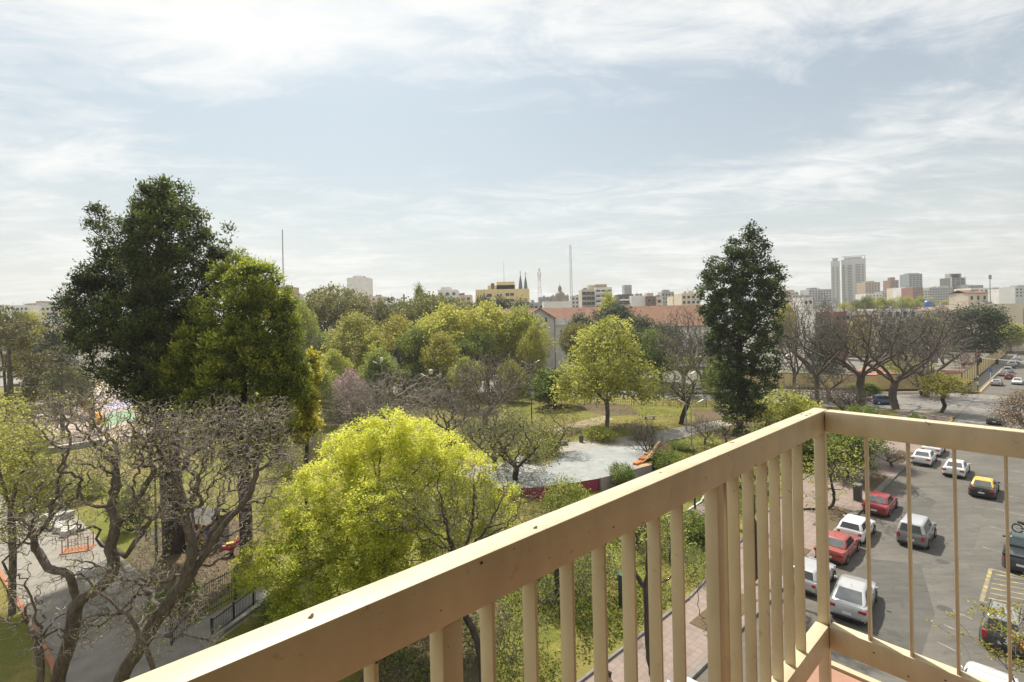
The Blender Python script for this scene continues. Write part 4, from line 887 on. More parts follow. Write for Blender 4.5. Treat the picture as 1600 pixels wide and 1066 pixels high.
g = AB(24.2, -17.7); r = thing('green_post', 'dark green square post at the pavement edge between balcony bars', 'post', g, YAW); m = MB(); m.box((0, 0, .95), (.26, .26, 1.9)); m.build('shaft', M('post_green', (.035, .055, .045), rough=.6), r, bevel=.02); m = MB(); m.box((0, 0, 1.93), (.3, .3, .06)); m.build('cap', m_gpole, r)
# benches and bin on the lawn
m_conc = M('bench_concrete', (.33, .34, .31), (.24, .25, .22), scale=2, rough=.9)
for px, py, lab, yw_ in ((876, 696, 'left one of two block benches behind the painted stage', .12), (942, 687, 'right one of two block benches behind the painted stage', .16)):
    r = thing('park_bench', lab, 'bench', G(px, py), yw_, 'block benches behind the stage'); m = MB(); m.box((0, 0, .46), (1.95, .62, .14)); m.build('seat', m_conc, r, bevel=.02); m = MB(); m.box((0, 0, .2), (1.8, .5, .4)); m.build('base', M('bench_base', (.12, .13, .11), rough=.9), r)
for k, (px, py) in enumerate(((1015, 655), (960, 672))):
    r = thing('park_bench', ['pale low bench near the leaning tree trunk', 'pale low bench half hidden under the big yellow green tree'][k], 'bench', G(px, py), .1); m = MB(); m.box((0, 0, .45), (2.0, .5, .1)); m.build('seat', m_pave, r, bevel=.02); m = MB(); [m.box((s * .7, 0, .2), (.2, .4, .4)) for s in (-1, 1)]; m.build('leg', m_conc, r)
r = thing('litter_bin', 'small dark litter bin between the two block benches', 'litter bin', G(908, 691)); m = MB(); m.lathe([(0, 0), (.28, 0), (.33, .85), (.3, .9), (0, .88)], n=12); m.build('drum', M('bin_dark', (.08, .085, .08), rough=.6), r, smooth=True); m = MB(); m.lathe([(.3, .9), (.34, .93), (.34, 1.0), (.3, 1.0)], n=12); m.build('rim', m_conc, r)
def curvy_bench(px, py, ang, label, R=1.5):
    r = thing('curved_bench', label, 'bench', G(px, py), ang, 'curved concrete benches on the plaza'); n = 16; top = []; wv = []
    for k in range(n + 1):
        t = k / n; a_ = (t - .5) * 2.3; c_ = Vector((R * math.sin(a_), R * (1 - math.cos(a_)), 0)); nn = Vector((-math.sin(a_), math.cos(a_), 0)); w = .28 + .20 * math.sin(math.pi * t); top.append((c_ + nn * w, c_ - nn * w))
    P = [q[1] for q in top] + [q[0] for q in top[::-1]]
    m = MB(); m.prism([p_[:2] for p_ in P], .06, .52); m.build('seat', M('bench_pale', (.50, .49, .45), (.40, .39, .36), scale=2, rough=.8), r, bevel=.04)
    P2 = [(q[1] * .9 + q[0] * .1) for q in top] + [(q[0] * .9 + q[1] * .1) for q in top[::-1]]; m = MB(); m.prism([p_[:2] for p_ in P2], 0, .07); m.build('plinth', m_conc, r)
curvy_bench(106, 832, 2.6, 'curved concrete bench right of a twin bench near the plaza kerb', 1.1)
curvy_bench(80, 826, -.6, 'curved concrete bench left of a twin bench near the plaza kerb', 1.1)
curvy_bench(160, 893, 1.2, 'curved concrete bench behind the thick bare trunk, upper one', 1.1)
curvy_bench(172, 918, 2.9, 'curved concrete bench under the bare branches, lowest one', 1.2)
curvy_bench(88, 812, .4, 'curved concrete bench farthest up the plaza', 1.0)
g = G(122, 860); r = thing('tree_guard', 'rusty orange rail guard round an empty planting bed on the plaza', 'railing', g, .35)
m_or = M('guard_rust', (.40, .14, .06), (.28, .10, .05), scale=4, rough=.8)
for sx in (-.8, .8):
    for sy in (-.45, .45): m = MB(); m.tube([(sx, sy, 0), (sx, sy, 1.15)], .035, 6); m.build('post', m_or, r)
m = MB()
for sy in (-.45, .45):
    for z_ in (1.05, .6): m.bar((-.8, sy, z_), (.8, sy, z_), .03)
    for k in range(7): m.bar((-.6 + .2 * k, sy, .1), (-.6 + .2 * k, sy, 1.05), .014)
for sx in (-.8, .8): m.bar((sx, -.45, 1.05), (sx, .45, 1.05), .03)
m.build('rail', m_or, r); m = MB(); m.box((0, 0, .05), (1.9, 1.15, .1)); m.build('bed_edge', m_brick, r)
# fences near the lower left
m_fgreen = M('fence_green', (.018, .045, .028), rough=.5)
def fence(p, q, h, label, step=.14, post=2.5, mat=m_fgreen, name='metal_fence', rails=(.12, .93), th=.02):
    p, q = Vector(p), Vector(q); r = thing(name, label, 'fence', p); d = q - p; L_ = d.length; u = d.normalized(); m = MB()
    for k in range(int(L_ / step)): c = u * (k * step); m.bar(c + Vector((0, 0, .05)), c + Vector((0, 0, h)), th)
    m.build('pickets', mat, r); m = MB()
    for z_ in rails: m.bar(Vector((0, 0, h * z_)), d + Vector((0, 0, h * z_)), .045)
    m.build('rail', mat, r)
    for k in range(int(L_ / post) + 1):
        m = MB(); c = u * min(L_, k * post); m.box((c.x, c.y, h / 2 + .04), (.09, .09, h + .08)); m.build('post', mat, r)
    return r
fence(G(268, 1010), G(306, 972), 2.0, 'dark green picket fence panel left of its corner post near the bare trunk')
fence(G(306, 972), G(380, 930), 2.0, 'tall dark green picket fence beside the grass below the lime tree')
fence(G(306, 978), G(262, 1003), 1.0, 'low dark fence at the foot of the bare tree') if False else None
fence(G(331, 997), G(402, 941), 1.0, 'low black rail fence along the concrete path kerb', step=.12, post=1.6, mat=m_poledark)
strip('path_edge', [G(330, 1003), G(424, 936)], .3, -.05, .22, m_pave)
fence(Vector((-8, 103.5, 0)), Vector((36, 93, 0)), 1.3, 'low brown park fence along the far side of the lawn', step=.35, post=4.5, mat=M('fence_brown', (.14, .10, .08), rough=.8), name='park_fence', th=.03)
fence(G(350, 700), G(440, 672), 1.3, 'dark fence rail seen between lime tree and bare tree', step=.4, post=3, mat=m_poledark) if False else None
# soccer style goal frame on lawn
r = thing('goal_frame', 'brown metal rail frame on the lawn behind the round green tree', 'rail frame', G(917, 622)); m = MB(); m.tube([(-2.2, 0, 0), (-2.2, 0, 1.5)], .05, 5); m.tube([(2.2, 0, 0), (2.2, 0, 1.5)], .05, 5); m.build('post', M('frame_brown', (.17, .12, .10), rough=.7), r); m = MB(); m.bar((-2.2, 0, 1.45), (2.2, 0, 1.45), .08); m.bar((-2.2, 0, .8), (2.2, 0, .8), .05); m.build('rail', M('frame_brown', (.17, .12, .1)), r)
# painted stage / play platform
ZS = 1.15
FRONT = [(770, 762), (800, 764), (830, 762), (880, 757), (935, 748), (975, 738), (1017, 727)]
BACK = [(1035, 703), (1008, 697), (975, 698), (930, 701), (880, 706), (840, 712), (790, 722), (765, 742)]
c0 = G(900, 735, ZS); c0.z = 0
st = thing('painted_stage', 'pale grey play platform with magenta front wall and orange corner', 'platform', c0)
pt = [(v.x - c0.x, v.y - c0.y) for v in pxp(FRONT + BACK, ZS)]
m_mag = M('painted_magenta', (.24, .025, .065), (.19, .03, .06), scale=.8, rough=.7); m_stg = tilemat('stage_top', (.285, .30, .29), (.26, .275, .27), (.20, .21, .21), 1.9)
m = MB(); m.prism(pt, .0, ZS, mi=0, side=1); m.build('platform', [m_stg, m_mag], st)
def stsheet(name, pts, mat, dz): 
    P = [(v.x - c0.x, v.y - c0.y) for v in pxp(pts, ZS)]; m = MB(); m.prism(P, ZS + dz - .003, ZS + dz); return m.build(name, mat, st)
stsheet('painted_patch', [(835, 722), (876, 708), (868, 720), (850, 730)], M('stage_sand', (.42, .35, .23), rough=.8), .006)
stsheet('painted_patch', [(790, 730), (835, 722), (845, 735), (800, 742)], M('stage_white', (.42, .42, .4), rough=.8), .006)
stsheet('painted_patch', [(990, 729), (1003, 718), (1033, 704), (1018, 726)], M('stage_orange', (.60, .28, .06), (.52, .3, .1), rough=.8), .006)
def seg(name, a_, b_, z0, z1, mat, t=.22):
    A, B = G(*a_, ZS), G(*b_, ZS); A.z = B.z = 0; A -= c0; B -= c0; d = (B - A).normalized(); n = Vector((-d.y, d.x, 0)) * t / 2
    m = MB(); m.prism([tuple(v[:2]) for v in (A - n, B - n, B + n, A + n)], z0, z1); return m.build(name, mat, st)
seg('grey_wall', (938, 748.5), (1018, 727.5), 0, ZS + .12, M('stage_grey_wall', (.30, .25, .25), rough=.8))
for k in range(3): seg('step', (992 + 9 * k, 727 - 5 * k), (1004 + 9 * k, 722 - 5 * k), ZS, ZS + .22 + .18 * k, M('stage_orange_dark', (.50, .16, .03), rough=.8), .5)
n = 12; rp = MB(); vs = []
A = G(1008, 722, ZS) - c0; B = G(1036, 700, ZS) - c0
for k in range(n + 1):
    t = k / n; c = A.lerp(B, t); hgt_ = ZS + 1.5 * math.sin(math.pi * min(1, t * .85 + .1)); vs += [Vector((c.x - .9, c.y - 1.0 + t, ZS)), Vector((c.x + .5, c.y, hgt_)), Vector((c.x + .75, c.y, hgt_)), Vector((c.x + .75, c.y, 0))]
rp.add(vs, [(k * 4 + j, k * 4 + 4 + j, k * 4 + 5 + j, k * 4 + 1 + j) for k in range(n) for j in range(3)]); rp.build('ramp', M('ramp_orange', (.50, .32, .15), (.44, .30, .16), rough=.7), st)
# playground pieces, far left
g = G(97, 641); r = thing('kiosk', 'small play kiosk with teal tent roof far left in the playground', 'kiosk', g); m = MB(); m.prism([(1.7 * math.cos(k * 1.0472), 1.7 * math.sin(k * 1.0472)) for k in range(6)], 0, 2.4); m.build('wall', M('kiosk_wood', (.30, .17, .12), (.24, .15, .11), rough=.8), r); m = MB(); m.lathe([(2.4, 2.3), (2.3, 2.5), (0.15, 3.7), (0, 4.0)], n=6); m.build('roof', M('kiosk_teal', (.06, .28, .22), rough=.6), r)
A = G(116, 643); B = G(160, 663); r = thing('slide_tube', 'orange tube slide of the playground right of the teal kiosk', 'slide', A)
d = B - A; m = MB(); pts = [d * (k / 12) + Vector((0, 0, 3.4 * (1 - k / 12) ** 1.2 + .7)) for k in range(13)]; m.tube(pts, [.72 + (.10 if k % 2 else 0) for k in range(13)], 10); m.build('tube', M('slide_orange', (.62, .29, .02), (.55, .25, .02), rough=.45), r)
m = MB(); [m.tube([pts[k], Vector((pts[k].x, pts[k].y, 0))], .07, 5) for k in (1, 5, 9)]; m.build('leg', m_poledark, r)
m = MB(); m.prism([(-2.2, -1.2), (-.2, -1.2), (-.2, 1.2), (-2.2, 1.2)], 3.2, 3.4); [m.tube([(x, y, 0), (x, y, 4.6)], .08, 5) for x in (-2.1, -.3) for y in (-1.1, 1.1)]; m.build('tower_deck', M('slide_green', (.10, .25, .12), rough=.6), r)
for k, (px, py, lab) in enumerate(((70, 612, 'yellow inflatable barrier strip at the back of the playground, left one'), (97, 608, 'yellow inflatable barrier strip at the back of the playground, middle one'), (135, 605, 'yellow inflatable barrier strip at the back of the playground, right one'))):
    g = G(px, py); r = thing('yellow_barrier', lab, 'play barrier', g, .12); m = MB(); L_ = 3.2
    m.tube([(-L_, 0, .8), (-L_ * .4, .2, 1.05), (L_ * .3, 0, .9), (L_, .2, 1.1)], [.7, .85, .75, .7], 10); m.build('tube', M('barrier_yellow', (.62, .42, .03), (.55, .36, .03), rough=.6), r, smooth=True)
    m = MB(); m.box((0, 0, .1), (L_ * 2, .9, .2)); m.build('base', m_play, r)
# colourful wooden play hut behind the conifer trunk, small red toy seat
g = G(310, 852); r = thing('play_hut', 'dark roofed play hut with orange, yellow and blue boards under the conifers', 'play hut', g, -.35)
cols = [M('board_orange', (.40, .12, .03), rough=.7), M('board_yellow', (.55, .38, .06), rough=.7), M('board_maroon', (.22, .04, .05), rough=.7), M('board_blue', (.04, .10, .35), rough=.7)]
for k in range(8): m = MB(); m.box((-1.4 + .4 * k, 0, .95), (.36, .08, 1.8)); m.build('board', cols[(0, 1, 0, 2, 1, 0, 3, 2)[k]], r, bevel=.01)
m = MB(); m.add([(-1.8, -.5, 1.9), (1.8, -.5, 1.9), (1.8, .7, 2.7), (-1.8, .7, 2.7), (-1.8, 1.9, 1.9), (1.8, 1.9, 1.9)], [(0, 1, 2, 3), (3, 2, 5, 4)]); m.prism([(-1.5, .1), (1.5, .1), (1.5, 1.5), (-1.5, 1.5)], 0, 1.85); m.build('roof', M('hut_roof', (.20, .19, .18), rough=.8), r)
m = MB(); m.lathe([(0, 0), (.2, 0), (.2, .03)], n=14); o = m.build('white_disc', m_lampw, r); o.location = (.1, -.06, 1.75); o.rotation_euler = (math.pi / 2, 0, 0)
g = G(362, 868); r = thing('spring_rider', 'red and yellow spring rider at the edge of the lime tree', 'spring rider', g, .4); m = MB(); m.lathe([(.16, 0), (.12, .2), (.16, .4)], n=8); m.build('spring', black, r); m = MB(); m.tube([(-.6, 0, .7), (-.1, 0, .6), (.5, 0, .9), (.75, 0, 1.15)], [.18, .26, .2, .12], 8); m.build('rider', M('rider_red', (.42, .03, .04), rough=.5), r, smooth=True); m = MB(); m.box((-.1, 0, .92), (.5, .36, .1)); m.box((.35, 0, 1.25), (.08, .6, .06)); m.build('saddle', cols[1], r, bevel=.02)
# planter troughs by the playground
A, B = G(75, 709), G(160, 694); r = thing('retaining_wall', 'long low pale wall between lawn and playground', 'low wall', A); d = B - A; m = MB(); u = d.normalized(); n_ = Vector((-u.y, u.x, 0)) * .3; m.prism([tuple(v[:2]) for v in (-n_, d - n_, d + n_, n_)], 0, .7); m.build('wall_face', m_conc, r); m = MB(); n_ *= 1.3; m.prism([tuple(v[:2]) for v in (-n_, d - n_, d + n_, n_)], .7, .82); m.build('coping', m_white, r)
# grey monument in the middle of the park
g = Vector((at(619, 590, 106).x, 106, 0)); r = thing('monument', 'dark bronze abstract monument with pale plaque in front of the yellow trees', 'monument', g); hh = at(619, 545, 106).z
m = MB(); m.tube([(-1.0, 0, 0), (-1.3, 0, hh * .4), (-.9, .2, hh * .75), (.1, .1, hh)], [.5, .45, .4, .25], 7); m.tube([(.9, 0, 0), (1.2, 0, hh * .35), (.8, 0, hh * .7), (.1, .1, hh)], [.5, .45, .45, .25], 7); m.tube([(-1.0, 0, hh * .45), (.2, 0, hh * .5), (1.0, 0, hh * .38)], .3, 6); m.build('bronze_figure', M('bronze_dark', (.03, .028, .026), rough=.5), r, smooth=True)
m = MB(); m.box((-.1, .1, hh * .62), (1.0, .15, hh * .42)); m.build('plaque', M('stone_pale', (.42, .40, .36), rough=.8), r, bevel=.03); m = MB(); m.box((0, 0, .4), (4.2, 2.4, .8)); m.build('pedestal', m_conc, r)
p = at(631, 462, 210); r = thing('stone_cross', 'dark stone cross standing above the tree line', 'cross', (p.x, 210, 0)); zt = at(631, 460, 210).z; m = MB(); m.box((0, 0, zt / 2), (.6, .6, zt)); m.build('shaft', stone, r); m = MB(); m.box((0, 0, zt - 1.6), (2.6, .5, .6)); m.build('arm', stone, r)

# ------------------------------------------------------------------ people (skin grown over a joint skeleton)
def skin_obj(name, joints, edges, mat, parent, sub=2):
    me = bpy.data.meshes.new(name); me.from_pydata([j[:3] for j in joints], edges, []); o = link(name, me, parent)
    me.materials.append(mat); md = o.modifiers.new('skin', 'SKIN'); md.use_smooth_shade = True
    for v, j in zip(me.skin_vertices[0].data, joints): v.radius = (j[3], j[4] if len(j) > 4 else j[3])
    me.skin_vertices[0].data[0].use_root = True
    s = o.modifiers.new('sub', 'SUBSURF'); s.levels = s.render_levels = sub; return o
m_skin = M('skin', (.42, .26, .18), rough=.6); m_hair = M('hair_dark', (.02, .015, .012), rough=.7)
def person(label, loc, yaw, top, legs, stride=.22):
    r = thing('person', label, 'person', loc, yaw, 'people on the pavements'); s = stride
    J = [(0, 0, .95, .13, .10), (0, 0, 1.12, .13, .09), (0, 0, 1.36, .15, .09), (0, 0, 1.48, .06), (.02, 0, 1.57, .085, .075), (.02, 0, 1.67, .085, .08), (.02, 0, 1.74, .05),
         (0, .19, 1.40, .055), (-.10, .25, 1.14, .042), (.03, .25, .92, .032), (.06, .25, .84, .028), (0, -.19, 1.40, .055), (.10, -.25, 1.14, .042), (.24, -.24, .95, .032), (.30, -.24, .89, .028),
         (0, .10, .86, .085), (s * .6, .10, .50, .06), (s, .10, .09, .045), (s + .16, .11, .035, .035), (0, -.10, .86, .085), (-s * .3, -.10, .50, .06), (-s * 1.1, -.10, .12, .045), (-s * 1.1 + .15, -.11, .035, .035)]
    E = [(0, 1), (1, 2), (2, 3), (3, 4), (4, 5), (5, 6), (2, 7), (7, 8), (8, 9), (9, 10), (2, 11), (11, 12), (12, 13), (13, 14), (0, 15), (15, 16), (16, 17), (17, 18), (0, 19), (19, 20), (20, 21), (21, 22)]
    skin_obj('body', J, E, m_skin, r)
    g = lambda j, k=1.22: (*J[j][:3], J[j][3] * k, (J[j][4] if len(J[j]) > 4 else J[j][3]) * k)
    skin_obj('shirt', [g(1), g(0), g(2), g(7), g(8), g(11), g(12)], [(0, 1), (0, 2), (2, 3), (3, 4), (2, 5), (5, 6)], top, r)
    skin_obj('trousers', [g(0, 1.12), g(15), g(16), g(17), g(19), g(20), g(21)], [(0, 1), (1, 2), (2, 3), (0, 4), (4, 5), (5, 6)], legs, r)
    skin_obj('hair', [(-.02, 0, 1.70, .098, .09), (.0, 0, 1.755, .06), (-.06, 0, 1.62, .06)], [(0, 1), (0, 2)], m_hair, r)
    for s_ in (-1, 1):
        m = MB(); m.lathe([(0, -.008), (.009, 0), (0, .008)], (.100, s_ * .032, 1.655), 6); m.build('eye', black, r)
    m = MB(); m.add([(.098, -.012, 1.615), (.098, .012, 1.615), (.122, 0, 1.612), (.100, 0, 1.655)], [(0, 2, 1), (0, 3, 2), (1, 2, 3), (0, 1, 3)]); m.build('nose', m_skin, r)
cl = [M('cloth_white', (.60, .60, .62), rough=.9), M('cloth_navy', (.03, .035, .06), rough=.9), M('cloth_dark', (.03, .03, .03), rough=.9), M('cloth_orange', (.5, .2, .05), rough=.9), M('cloth_red', (.30, .04, .04), rough=.9)]
person('person in white top and dark trousers crossing near the corner sapling', Vector((84.0, 99.5, -.12)), 2.6, cl[0], cl[1])
person('person in dark clothes walking beside the corner sapling', Vector((86.2, 100.5, -.12)), 2.9, cl[2], cl[2])
person('dark haired person on the pavement cut by the bottom edge', Vector((G(952, 1051, 1.78).x, G(952, 1051, 1.78).y, .02)), YAW, cl[4], cl[2])
# ------------------------------------------------------------------ trees
def mst(A, skel, bf, rng):
    """minimum spanning dendrite: skel polylines first, then every attractor joins the nearest node (distance + bf * path)"""
    P = []; par = []; path = []
    for line in skel:
        pts = [np.array(q, float) for q in line]; fine = [pts[0]]; ext = [2 * pts[0] - pts[1]] + pts + [2 * pts[-1] - pts[-2]]
        for i_ in range(len(pts) - 1):
            p0, a, b, p3 = ext[i_:i_ + 4]; n = max(1, int(np.linalg.norm(b - a) / SKEL_STEP))
            for k in range(n):
                t = (k + 1) / n; fine.append(.5 * (2 * a + (b - p0) * t + (2 * p0 - 5 * a + 4 * b - p3) * t * t + (3 * a - p0 - 3 * b + p3) * t ** 3))
        if not P: P.append(fine[0]); par.append(-1); path.append(0.); prev = 0
        else:
            d = np.linalg.norm(np.array(P) - fine[0], axis=1); prev = int(d.argmin())
        for q in fine[1:]:
            P.append(q); par.append(prev); path.append(path[prev] + np.linalg.norm(q - P[prev])); prev = len(P) - 1
    ns = len(P); N = len(A); P = np.array(P + [np.zeros(3)] * N); path = np.array(path + [0.] * N); par = np.array(par + [0] * N)
    start = int(ns * SKEL_FREE)
    D = np.linalg.norm(A[:, None, :] - P[None, start:ns, :], axis=2); C = D + bf * path[None, start:ns]
    best = C.argmin(1); cost = C[np.arange(N), best]; best = best + start; dist = D[np.arange(N), best - start]
    done = np.zeros(N, bool)
    for k in range(N):
        c = np.where(done, 1e9, cost); i = int(c.argmin()); done[i] = True
        j = ns + k; P[j] = A[i]; par[j] = best[i]; path[j] = path[best[i]] + dist[i]
        d = np.linalg.norm(A - A[i], axis=1); nc = d + bf * path[j]; m = nc < cost
        cost[m] = nc[m]; best[m] = j; dist[m] = d[m]
    return P, par, ns
SKEL_STEP = .5; SKEL_FREE = .45; UPN = (-.08, .2, 1.0)
def radii(P, par, r0, rbase, ns):
    n = len(P); kids = np.zeros(n, int); np.add.at(kids, par[1:], 1)
    tips = max(2, int((kids == 0).sum())); e = math.log(tips) / math.log(rbase / r0)
    acc = np.where(kids == 0, r0 ** e, 0.)
    for i in range(n - 1, 0, -1): acc[par[i]] += acc[i]
    return acc ** (1 / e), kids
def chains(par, rad):
    n = len(par); ch = [[] for _ in range(n)]
    for i in range(1, n): ch[par[i]].append(i)
    out = []; stack = [(0, None)]
    while stack:
        i, p = stack.pop(); c = [p, i] if p is not None else [i]
        while ch[c[-1]]:
            k = sorted(ch[c[-1]], key=lambda q: -rad[q]); node = c[-1]
            for q in k[1:]: stack.append((q, node))
            c.append(k[0])
        out.append(c)
    return out
def tubes(P, rad, chs, rng, wig=.0, thr=None, sides=(6, 4, 3)):
    """returns (verts, quads) for thick and for thin parts"""
    buf = {0: ([], [], 0), 1: ([], [], 0)}
    for c in chs:
        if len(c) < 2: continue
        p = P[c]; r = rad[c].copy()
        if len(c) > 1: r[0] = min(r[0], r[1] * 1.15)
        if wig and len(c) >= 2:
            q = np.empty((2 * len(p) - 1, 3)); q[::2] = p; seg = p[1:] - p[:-1]; L_ = np.linalg.norm(seg, axis=1)[:, None]
            mid = (p[1:] + p[:-1]) / 2
            if len(p) > 3: mid[1:-1] = (-p[:-3] + 9 * p[1:-2] + 9 * p[2:-1] - p[3:]) / 16
            q[1::2] = mid + rng.normal(size=mid.shape) * L_ * wig * np.clip(.06 / ((r[1:] + r[:-1]) / 2 + 1e-6), .15, 1)[:, None]
            p = q; rr = np.empty(len(p)); rr[::2] = r; rr[1::2] = (r[1:] + r[:-1]) / 2; r = rr
        t = np.gradient(p, axis=0); t /= np.linalg.norm(t, axis=1)[:, None] + 1e-9
        ax = p[-1] - p[0]; ref = np.eye(3)[int(np.abs(ax).argmin())]
        u = np.cross(t, ref); u /= np.linalg.norm(u, axis=1)[:, None] + 1e-9; v = np.cross(t, u)
        big = thr is None or r.max() > thr; k = 0 if big else 1
        n = sides[0] if r.max() > .12 else (sides[1] if r.max() > .03 else sides[2])
        ang = np.arange(n) * 2 * np.pi / n
        ring = p[:, None, :] + r[:, None, None] * (u[:, None, :] * np.cos(ang)[None, :, None] + v[:, None, :] * np.sin(ang)[None, :, None])
        V, Q, o = buf[k]; m = len(p)
        i = np.arange(m - 1)[:, None] * n; j = np.arange(n)[None, :]; j2 = (j + 1) % n
        Q.append(np.stack([i + j, i + j2, i + n + j2, i + n + j], -1).reshape(-1, 4) + o); V.append(ring.reshape(-1, 3)); buf[k] = (V, Q, o + m * n)
    res = []
    for k in (0, 1):
        V, Q, o = buf[k]; res.append((np.concatenate(V), np.concatenate(Q)) if V else None)
    return res
def leaves(C, T, n, spread, size, rng, up=.3, aspect=.45, jitter=.5, outw=None, nu=.5, tip=0.):
    """n leaf quads round every centre C; T is the tint per centre"""
    N = len(C) * n; c = np.repeat(C, n, 0)
    g = rng.normal(size=(N, 3)) * np.array(spread)
    pos = c + g
    d = rng.normal(size=(N, 3)); d[:, 2] += up * 2.2
    if outw is not None: d += g / (np.linalg.norm(g, axis=1)[:, None] + 1e-6) * outw
    d /= np.linalg.norm(d, axis=1)[:, None]
    if nu: d[:, 2] *= (1 - nu); d /= np.linalg.norm(d, axis=1)[:, None] + 1e-9
    q = rng.normal(size=(N, 3)) * (1 - nu) + np.array(UPN) * nu * 1.6
    s = np.cross(d, q); s /= np.linalg.norm(s, axis=1)[:, None] + 1e-9
    L_ = size * (1 + jitter * (rng.random(N) - .5) * 1.4)[:, None]; nrm = np.cross(d, s)
    V = np.stack([pos, pos + d * L_ * .5 + s * L_ * aspect + nrm * L_ * .1, pos + d * L_, pos + d * L_ * .5 - s * L_ * aspect + nrm * L_ * .1], 1).reshape(-1, 3)
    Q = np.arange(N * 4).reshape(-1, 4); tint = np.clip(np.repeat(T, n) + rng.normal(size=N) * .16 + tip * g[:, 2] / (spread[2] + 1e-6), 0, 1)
    return V, Q, tint
def blobs(lobes, n, rng, shell=.5):
    """sample n points in ellipsoids (x,y,z,rx,ry,rz)"""
    L_ = np.array(lobes, float); vol = L_[:, 3] * L_[:, 4] * L_[:, 5]; vol = vol ** .8; k = rng.choice(len(L_), n, p=vol / vol.sum())
    d = rng.normal(size=(n, 3)); d /= np.linalg.norm(d, axis=1)[:, None]; r = shell + (1 - shell) * rng.random(n) ** .7
    r = np.where(rng.random(n) < .25, rng.random(n) ** .5, r)
    return L_[k, :3] + d * r[:, None] * L_[k, 3:6]
class Proto: pass
def make_tree(lobes, skel, n, bf, r0, rbase, bark, leaf=None, seed=1, nl=0, spread=(.3, .3, .25), size=.2, up=.3, wig=.08, thr=.035, shell=.5, aspect=.45, extra=0, minz=None, outw=None, tintfn=None, leaf_frac=1.0, sides=(6, 4, 3), twigbark=None, nu=.5, tip=0.):
    rng = np.random.default_rng(seed); A = blobs(lobes, n, rng, shell)
    if minz is not None: A = A[A[:, 2] > minz]
    P, par, ns = mst(A, skel, bf, rng); rad, kids = radii(P, par, r0, rbase, ns)
    if thr: pass
    res = tubes(P, rad, chains(par, rad), rng, wig, thr, sides)
    t = Proto(); t.trunk = np_mesh('trunk', *res[0], bark) if res[0] else None; t.twigs = np_mesh('twigs', *res[1], twigbark or bark) if res[1] else None; t.crown = None
    if leaf:
        tips = np.where((kids == 0) | (rng.random(len(P)) < extra))[0]; tips = tips[tips >= ns * .6]
        if leaf_frac < 1: tips = tips[rng.random(len(tips)) < leaf_frac]
        C = P[tips]; T = rng.random(len(C)) if tintfn is None else tintfn(C, rng)
        V, Q, ti = leaves(C, T, nl, spread, size, rng, up, aspect, outw=outw, nu=nu, tip=tip); t.crown = np_mesh('crown', V, Q, leaf, ti, smooth=False)
    t.h = max(P[:, 2].max(), .1); t.w = max(np.percentile(P[:, 0], 99) - np.percentile(P[:, 0], 1), .1)
    return t
def plant(proto, label, loc, rz=0.0, sxy=1.0, sz=1.0, name='tree', cat='tree', group='trees in the park'):
    r = thing(name, label, cat, loc, rz, group); r.scale = (sxy, sxy, sz)
    if proto.trunk: link('trunk', proto.trunk, r)
    if proto.twigs: link('twigs', proto.twigs, r)
    if proto.crown: link('crown', proto.crown, r)
    return r
bk_dark = barkmat('bark_dark', (.018, .014, .011), (.075, .058, .043)); bk_grey = barkmat('bark_grey', (.07, .06, .05), (.22, .19, .155)); bk_pale = barkmat('bark_pale', (.16, .135, .11), (.38, .33, .27)); bk_brown = barkmat('bark_brown', (.085, .066, .05), (.22, .18, .14))
bk_near2 = barkmat('bark_greybrown', (.05, .04, .032), (.17, .14, .11)); bk_twig = barkmat('bark_twig', (.15, .125, .10), (.40, .345, .28))
bk_near = barkmat('bark_near', (.045, .035, .026), (.19, .155, .12), 7)
lf_spring = leafmat('leaf_spring', (.23, .265, .045), (.54, .55, .11), .5); lf_gold = leafmat('leaf_gold', (.28, .265, .045), (.53, .485, .105), .5); lf_olive = leafmat('leaf_olive', (.11, .12, .03), (.28, .27, .07), .42)
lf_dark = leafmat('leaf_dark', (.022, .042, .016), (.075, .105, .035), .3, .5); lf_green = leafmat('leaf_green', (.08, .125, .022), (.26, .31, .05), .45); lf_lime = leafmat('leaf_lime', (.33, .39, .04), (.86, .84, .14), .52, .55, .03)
lf_con = leafmat('leaf_conifer', (.026, .048, .016), (.20, .25, .045), .33, .45, .04); lf_con2 = leafmat('leaf_conifer_bright', (.075, .125, .022), (.60, .63, .08), .48, .45, .04); lf_ivy = leafmat('leaf_ivy', (.028, .052, .014), (.17, .22, .04), .35, .45, .04)
lf_pink = leafmat('leaf_pink', (.32, .20, .21), (.48, .34, .35), .4); lf_brown = leafmat('leaf_brown', (.16, .11, .06), (.34, .26, .17), .3); lf_blue = leafmat('leaf_bluish', (.022, .042, .030), (.06, .085, .05), .2)
def vase(h, w, base=.28, k=7, seed=0, flat=1.0, top=1.0):
    rng = random.Random(seed); out = [(0, 0, h * (base + 1) / 2, w * .32, w * .32, h * (1 - base) / 2 * .9)]
    for i in range(k):
        a = 6.2832 * i / k + rng.uniform(-.3, .3); rr = w * rng.uniform(.20, .32); zz = h * rng.uniform(base + .16, .80 * top)
        s = rng.uniform(.14, .24) * w; out.append((rr * math.cos(a), rr * math.sin(a), zz, s, s, s * flat))
    for i in range(3):
        a = rng.uniform(0, 6.28); rr = w * rng.uniform(0, .16); s = rng.uniform(.13, .2) * w; out.append((rr * math.cos(a), rr * math.sin(a), h - s * flat * .9, s, s, s * flat))
    return out
